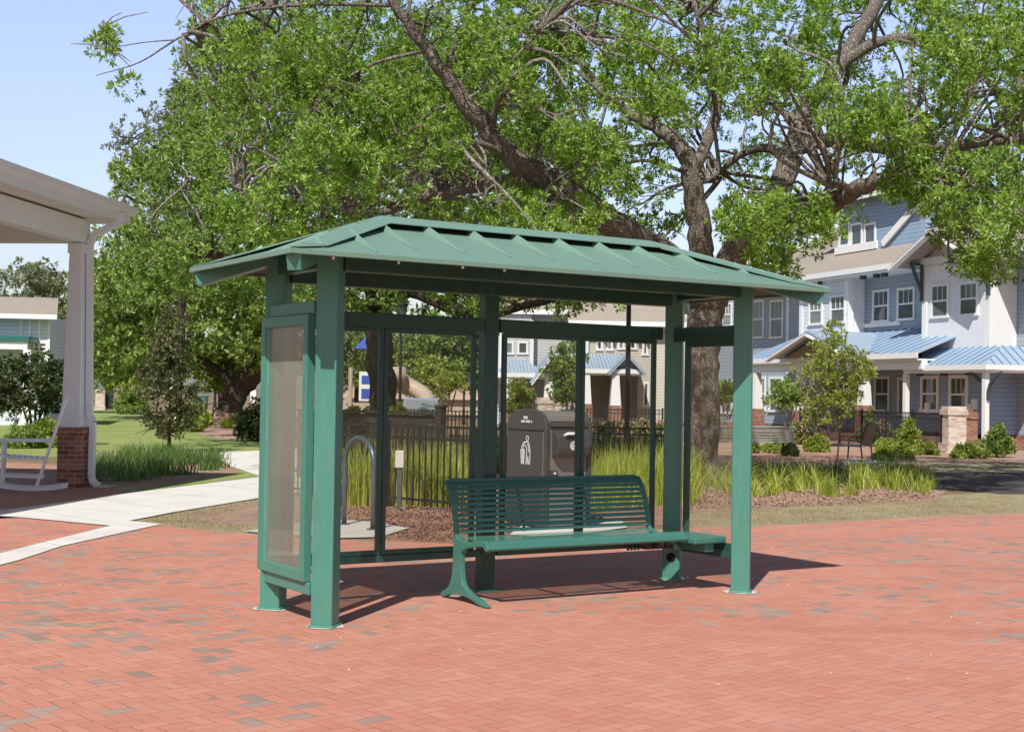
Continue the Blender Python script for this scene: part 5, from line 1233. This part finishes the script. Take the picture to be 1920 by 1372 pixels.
simple_tree('young light green tree on the lawn between the olive shrub tree and the shelter', 410, 83, [(352, 700), (365, 660), (400, 635), (440, 640), (462, 680), (455, 718), (420, 735), (375, 728)], 85, .5, 'limeleaf', .2, .09, 2, .09, bark='greybark')
simple_tree('broad olive tree behind the playground tower', 668, 96, [(600, 640), (650, 600), (720, 590), (740, 640), (735, 735), (640, 735), (610, 715)], 90, 1.0, 'midleaf', .32, .15)
simple_tree('olive green trees beyond the playground slide', 800, 102, [(735, 640), (760, 600), (850, 595), (900, 600), (930, 650), (925, 730), (870, 715), (800, 725), (745, 720)], 140, 1.0, 'oakleaf2', .32, .15)
simple_tree('yellow green tree right of the playground slide', 805, 92, [(770, 735), (778, 690), (800, 672), (825, 680), (838, 715), (825, 742)], 40, .7, 'limeleaf', .26, .12, 2, .1)
simple_tree('small bare branched ornamental tree right of the slide', 838, 70, [(818, 715), (835, 700), (862, 706), (868, 725), (845, 735)], 22, .35, 'limeleaf', .16, .07, 1, .05, bark='greybark', multi=4)
simple_tree('slender green tree in front of the townhouses seen through the right panes', 1062, 58, [(1035, 690), (1045, 655), (1070, 640), (1090, 670), (1092, 720), (1075, 750), (1045, 745), (1030, 720)], 34, .42, 'midleaf', .16, .07, 1.2, .06, bark='greybark')
simple_tree('reddish green shrub tree beside the left white porch column through the panes', 975, 60, [(958, 770), (960, 730), (975, 712), (990, 730), (992, 775)], 32, .4, 'limeleaf', .16, .07, .8, .05, bark='greybark')
simple_tree('young yellow green tree in front of the blue townhouse', 1553, 50, [(1548, 608), (1580, 612), (1600, 650), (1630, 690), (1628, 740), (1600, 785), (1555, 792), (1515, 780), (1495, 735), (1500, 690), (1520, 650)], 78, .33, 'limeleaf', .14, .055, 1.3, .06, bark='greybark', top=690, ns=10, twigs=60)
simple_tree('small crape myrtle with splayed pale trunks between the two left porch columns', 1478, 56, [(1438, 745), (1450, 722), (1480, 716), (1508, 730), (1508, 755), (1480, 762), (1455, 762)], 30, .3, 'midleaf', .14, .06, .7, .04, bark='greybark', multi=4, top=745)
simple_tree('small crape myrtle with splayed pale trunks right of the oak trunk', 1360, 57, [(1335, 740), (1345, 722), (1370, 720), (1385, 735), (1375, 750), (1345, 752)], 18, .28, 'midleaf', .14, .06, .7, .04, bark='greybark', multi=4, top=742)
simple_tree('dark olive shrub tree with a pale stem in the left planting bed', 318, 36.5, [(318, 570), (345, 600), (360, 660), (378, 720), (372, 790), (345, 815), (300, 812), (272, 790), (262, 720), (280, 660), (292, 600)], 120, .22, 'oliveleaf', .115, .045, .7, .045, bark='darkbark', top=640, ns=7, twigs=25)

simple_tree('dark multi stemmed crape myrtle behind the rocking chair', 66, 40, [(-30, 740), (-20, 690), (30, 670), (80, 668), (122, 685), (128, 735), (105, 765), (50, 770), (0, 770)], 70, .36, 'darkleaf', .13, .06, 1.0, .045, bark='darkbark', multi=5, top=745)
# ------------------------------------------------------------------ shrubs
def shrub(label, px, Y, w_, h_, mat, n=26, L=.10, W=.045, name='shrub', z0=0.0, ns=9, flowers=0):
    b = at(px, 800, Y); t = thing(name, label, 'shrub', (b.x, b.y, z0), 0, 'flowering shrubs' if flowers else 'shrubs in the planting beds'); a = rng.normal(size=(n, 3)); a = unit(a) * rng.uniform(.3, 1, (n, 1)) ** .5
    a[:, 2] = np.abs(a[:, 2]); C = a * np.array([w_ / 2, w_ / 2, h_]) * .74 + np.array([0, 0, h_ * .08])
    V, Fq = sprays(C, min(w_, h_) * .17, ns, 9, L, W); npmesh('foliage', V, Fq, mat, t)
    m = MB()
    for i in range(5): m.tube([(0, 0, 0), tuple(C[i] * .5), tuple(C[i])], [.02, .014, .006], 5, cap=False)
    m.build('stems', 'darkbark', t)
    if flowers:
        k_ = rng.permutation(n)[:flowers]; V, Fq = sprays(C[k_] + np.array([0, -.05, .06]), min(w_, h_) * .2, 5, 5, .09, .08); npmesh('flowers', V, Fq, 'flower', t)
    return t
shrub('rounded green shrub right of the far dark gate', 246, 96, 2.6, 2.2, 'midleaf', 50, .2, .09)
shrub('yellow green shrub right of the olive shrub tree', 362, 56, 1.5, 1.5, 'limeleaf', 40, .14, .06)
shrub('dark holly shrub just left of the shelter', 474, 46, 1.25, 1.65, 'darkleaf', 50, .13, .055)
shrub('yellow green shrub behind the rocking chair posts', 95, 39, 1.5, .9, 'limeleaf', 34, .12, .05)
shrub('low green shrub left of the rocking chair back', 42, 38, 1.5, .8, 'midleaf', 34, .12, .05)
shrub('pinkish low shrub in the far left bed', 425, 64, 3.0, .9, 'flower', 22, .12, .05)
shrub('low yellow shrub in the far left bed', 440, 62, 1.4, .8, 'limeleaf', 22, .14, .06)
shrub('bright leafy shrub under the second oak behind the fence', 742, 38, 1.1, 1.5, 'limeleaf', 34, .16, .07)
shrub('leafy shrub below the playground steps', 668, 46, 1.7, 1.3, 'limeleaf', 34, .16, .07)
shrub('leafy shrub between playground panel and second oak trunk', 702, 48, 1.2, 1.6, 'midleaf', 30, .16, .07)
shrub('rounded lime shrub left of the sling chair', 1531, 44, 1.0, .62, 'limeleaf', 40, .10, .04)
shrub('tall yellow green shrub in front of the black fence', 1705, 44.5, .75, 1.25, 'limeleaf', 46, .11, .05)
shrub('low lime shrub behind the sling chair', 1662, 44, 1.0, .55, 'limeleaf', 34, .10, .04)
shrub('low lime shrub in front of the brick pier', 1738, 43, .8, .45, 'limeleaf', 26, .10, .04)
shrub('low lime shrub right of the sling chair slab', 1690, 39.5, .9, .38, 'limeleaf', 22, .10, .04)
shrub('small lime shrub at the foot of the sling chair slab', 1655, 38.5, .7, .30, 'limeleaf', 18, .10, .04)
shrub('lime shrub below the white stone at the right edge', 1818, 41, 1.4, .5, 'limeleaf', 34, .10, .04)
shrub('green shrub at the right edge beyond the pale pier', 1872, 42, 1.1, 1.1, 'midleaf', 36, .11, .05)
shrub('low lime shrub under the left half of the mesh bench', 1400, 42, 1.1, .45, 'limeleaf', 26, .10, .04)
shrub('low lime shrub under the right end of the mesh bench', 1455, 42.5, 1.0, .5, 'limeleaf', 26, .10, .04)
shrub('dark green shrub at the right foot of the mesh bench', 1481, 40.5, .5, .5, 'midleaf', 22, .10, .04)
shrub('white flowering shrub beside the brick column foot', 1496, 52, .9, 1.0, 'midleaf', 26, .10, .05, flowers=16)
shrub('flowering shrub behind the black fence, left part', 1530, 59.5, 1.6, 1.1, 'midleaf', 30, .12, .05, flowers=14)
shrub('flowering shrub behind the black fence, middle part', 1650, 51.5, 1.6, 1.0, 'midleaf', 30, .12, .05, flowers=12)
shrub('green shrub climbing by the right porch column', 1628, 55, .9, 1.9, 'midleaf', 36, .12, .05)
for i, (px, lab) in enumerate([(1112, 'pink flowering shrub just right of the litter bin'), (1145, 'pink flowering shrub left of the tall lamp post'), (1172, 'pink flowering shrub at the foot of the tall lamp post'), (1205, 'pink flowering shrub right of the tall lamp post'), (1236, 'pink flowering shrub by the rear right shelter post')]):
    shrub(lab, px, 52 + (i % 2), 1.5, .85, 'midleaf', 26, .12, .05, flowers=22)
p = gnd(1848, 849); st = MB()
import bmesh
bm_ = bmesh.new(); bmesh.ops.create_icosphere(bm_, subdivisions=3, radius=.3)
for v in bm_.verts: v.co *= 1 + .16 * math.sin(v.co.x * 11 + v.co.y * 7) * math.cos(v.co.z * 9); v.co.z = max(v.co.z * .55, -.08)
me_ = bpy.data.meshes.new('stone'); bm_.to_mesh(me_); bm_.free(); o = link('garden_stone', me_, 'stone', None, True); o.location = (p.x, p.y, .1); tag(o, 'pale boulder lying among lime shrubs at the right edge', 'stone')

# ------------------------------------------------------------------ grasses and ground cover
def blades(name, label, pts, h, wd, mat, per, spread, lean=.35, segs=3):
    n = len(pts) * per; B = np.repeat(pts, per, 0) + np.concatenate([rng.normal(size=(n, 2)) * spread, np.zeros((n, 1))], 1)
    a = rng.uniform(0, 2 * math.pi, n); dirx = np.stack([np.cos(a), np.sin(a), np.zeros(n)], 1)
    hh = h * rng.uniform(.45, 1.1, n) * np.repeat(rng.uniform(.55, 1.15, len(pts)), per); ln = rng.uniform(.05, 1, n) * lean; s_ = np.stack([-np.sin(a), np.cos(a), np.zeros(n)], 1); rot = rng.uniform(0, math.pi, n); s_ = s_ * np.cos(rot)[:, None] + dirx * np.sin(rot)[:, None] * .8
    V = []
    for k in range(segs + 1):
        t = k / segs; c = B + dirx * (ln * hh * t * t)[:, None] + np.array([0, 0, 1.]) * (hh * (t - .35 * ln * t * t))[:, None]
        ww = wd * (1 - t) ** .7 if k < segs else 0.0; V += [c - s_ * ww / 2, c + s_ * ww / 2]
    V = np.stack(V, 1); nv = 2 * (segs + 1); Fq = np.concatenate([np.arange(n)[:, None] * nv + np.array([[2 * k, 2 * k + 1, 2 * k + 3, 2 * k + 2]]) for k in range(segs)])
    o_ = npmesh(name, V.reshape(-1, 3), Fq, mat); o_['kind'] = 'stuff'; o_['label'] = label; o_['category'] = 'grass'; return o_
def gscatter(poly, n):
    P = [gnd(*q) for q in poly]; xs_ = [p.x for p in P]; ys_ = [p.y for p in P]; PP = [(p.x, p.y) for p in P]; out = []
    while sum(map(len, out)) < n:
        x = rng.uniform(min(xs_), max(xs_), n * 3); y = rng.uniform(min(ys_), max(ys_), n * 3); k = inpoly(PP, x, y); out.append(np.stack([x[k], y[k], np.zeros(k.sum())], 1))
    return np.concatenate(out)[:n]
blades('fence_grass', 'tall yellow green grass growing along the picket fence behind the shelter', gscatter([(600, 952), (760, 948), (905, 955), (905, 925), (600, 920)], 150), .95, .024, 'reedleaf', 30, .08, .25)
blades('bin_grass', 'tall yellow green grass right of the litter bin', gscatter([(1105, 958), (1300, 945), (1300, 905), (1105, 912)], 150), .85, .022, 'reedleaf', 30, .10, .45)
blades('dark_grass', 'dark green tall grass behind the yellow grass right of the bin', gscatter([(900, 890), (1260, 885), (1250, 868), (900, 870)], 240), .92, .022, 'reeddark', 26, .18, .35)
blades('bed_grass', 'yellow green strap leaved plants filling the right bed', gscatter([(1290, 932), (1340, 922), (1420, 938), (1480, 922), (1560, 938), (1640, 920), (1700, 932), (1757, 926), (1750, 900), (1600, 903), (1420, 903), (1290, 905)], 82), .58, .027, 'reedleaf', 34, .07, 1.0)
blades('bed_grass_dark', 'darker strap leaved plants at the back of the right bed', gscatter([(1290, 910), (1420, 914), (1600, 912), (1750, 915), (1720, 888), (1560, 884), (1300, 884)], 125), .50, .026, 'reeddark', 22, .10, .9)
blades('bed_stalks', 'thin purplish grey stalks among the plants of the right bed', gscatter([(1290, 915), (1420, 915), (1600, 912), (1745, 912), (1720, 888), (1300, 888)], 70), .52, .012, 'stalk', 16, .12, .6)
blades('liriope', 'dark green liriope clumps along the left walkway', gscatter([(166, 905), (260, 905), (330, 893), (415, 880), (405, 860), (300, 850), (166, 862)], 130), .46, .024, 'liriope', 34, .12, 1.0)
blades('lawn_blades', 'short dry grass blades along the back edge of the plaza', gscatter([(1290, 988), (1415, 986), (1590, 977), (1765, 967), (1900, 962), (1900, 930), (1740, 938), (1560, 950), (1300, 960)], 2600), .05, .008, 'dryblade', 4, .06, .8, 2)
blades('verge_blades', 'short dry grass blades left of the shelter', gscatter([(250, 979), (327, 963), (488, 937), (490, 950), (400, 966), (480, 1000), (345, 991)], 900), .05, .008, 'dryblade', 4, .05, .8, 2)
# bark chips, and pale litter on the paving
def chips(name, label, pts, size, mat):
    for pad in (BIKE_PAD, BIN_PAD): pts = pts[~inpoly([(q.x, q.y) for q in gp(*pad)], pts[:, 0], pts[:, 1])]
    n = len(pts); d = rng.normal(size=(n, 3)); d[:, 2] *= .25; V, Fq = leaves(pts + np.array([0, 0, .018]), d, size, size * .45); o_ = npmesh(name, V, Fq, mat); o_['kind'] = 'stuff'; o_['label'] = label; o_['category'] = 'ground cover'
chips('bark_chips', 'loose bark chips on the mulch behind the shelter', gscatter([(620, 1008), (740, 1012), (850, 1018), (1010, 1008), (1140, 998), (1130, 960), (620, 950)], 8000), .045, 'mulch')
chips('straw_chips', 'loose bark and straw in the right bed', gscatter([(1290, 958), (1420, 952), (1560, 948), (1700, 942), (1750, 935), (1750, 915), (1290, 920)], 4200), .06, 'strawmulch')
chips('paving_litter', 'tiny pale petals and grit scattered on the brick paving', gscatter([(60, 1290), (1860, 1290), (1860, 1000), (1420, 1000), (900, 1120), (400, 1020), (60, 1070)], 110), .015, 'speck')
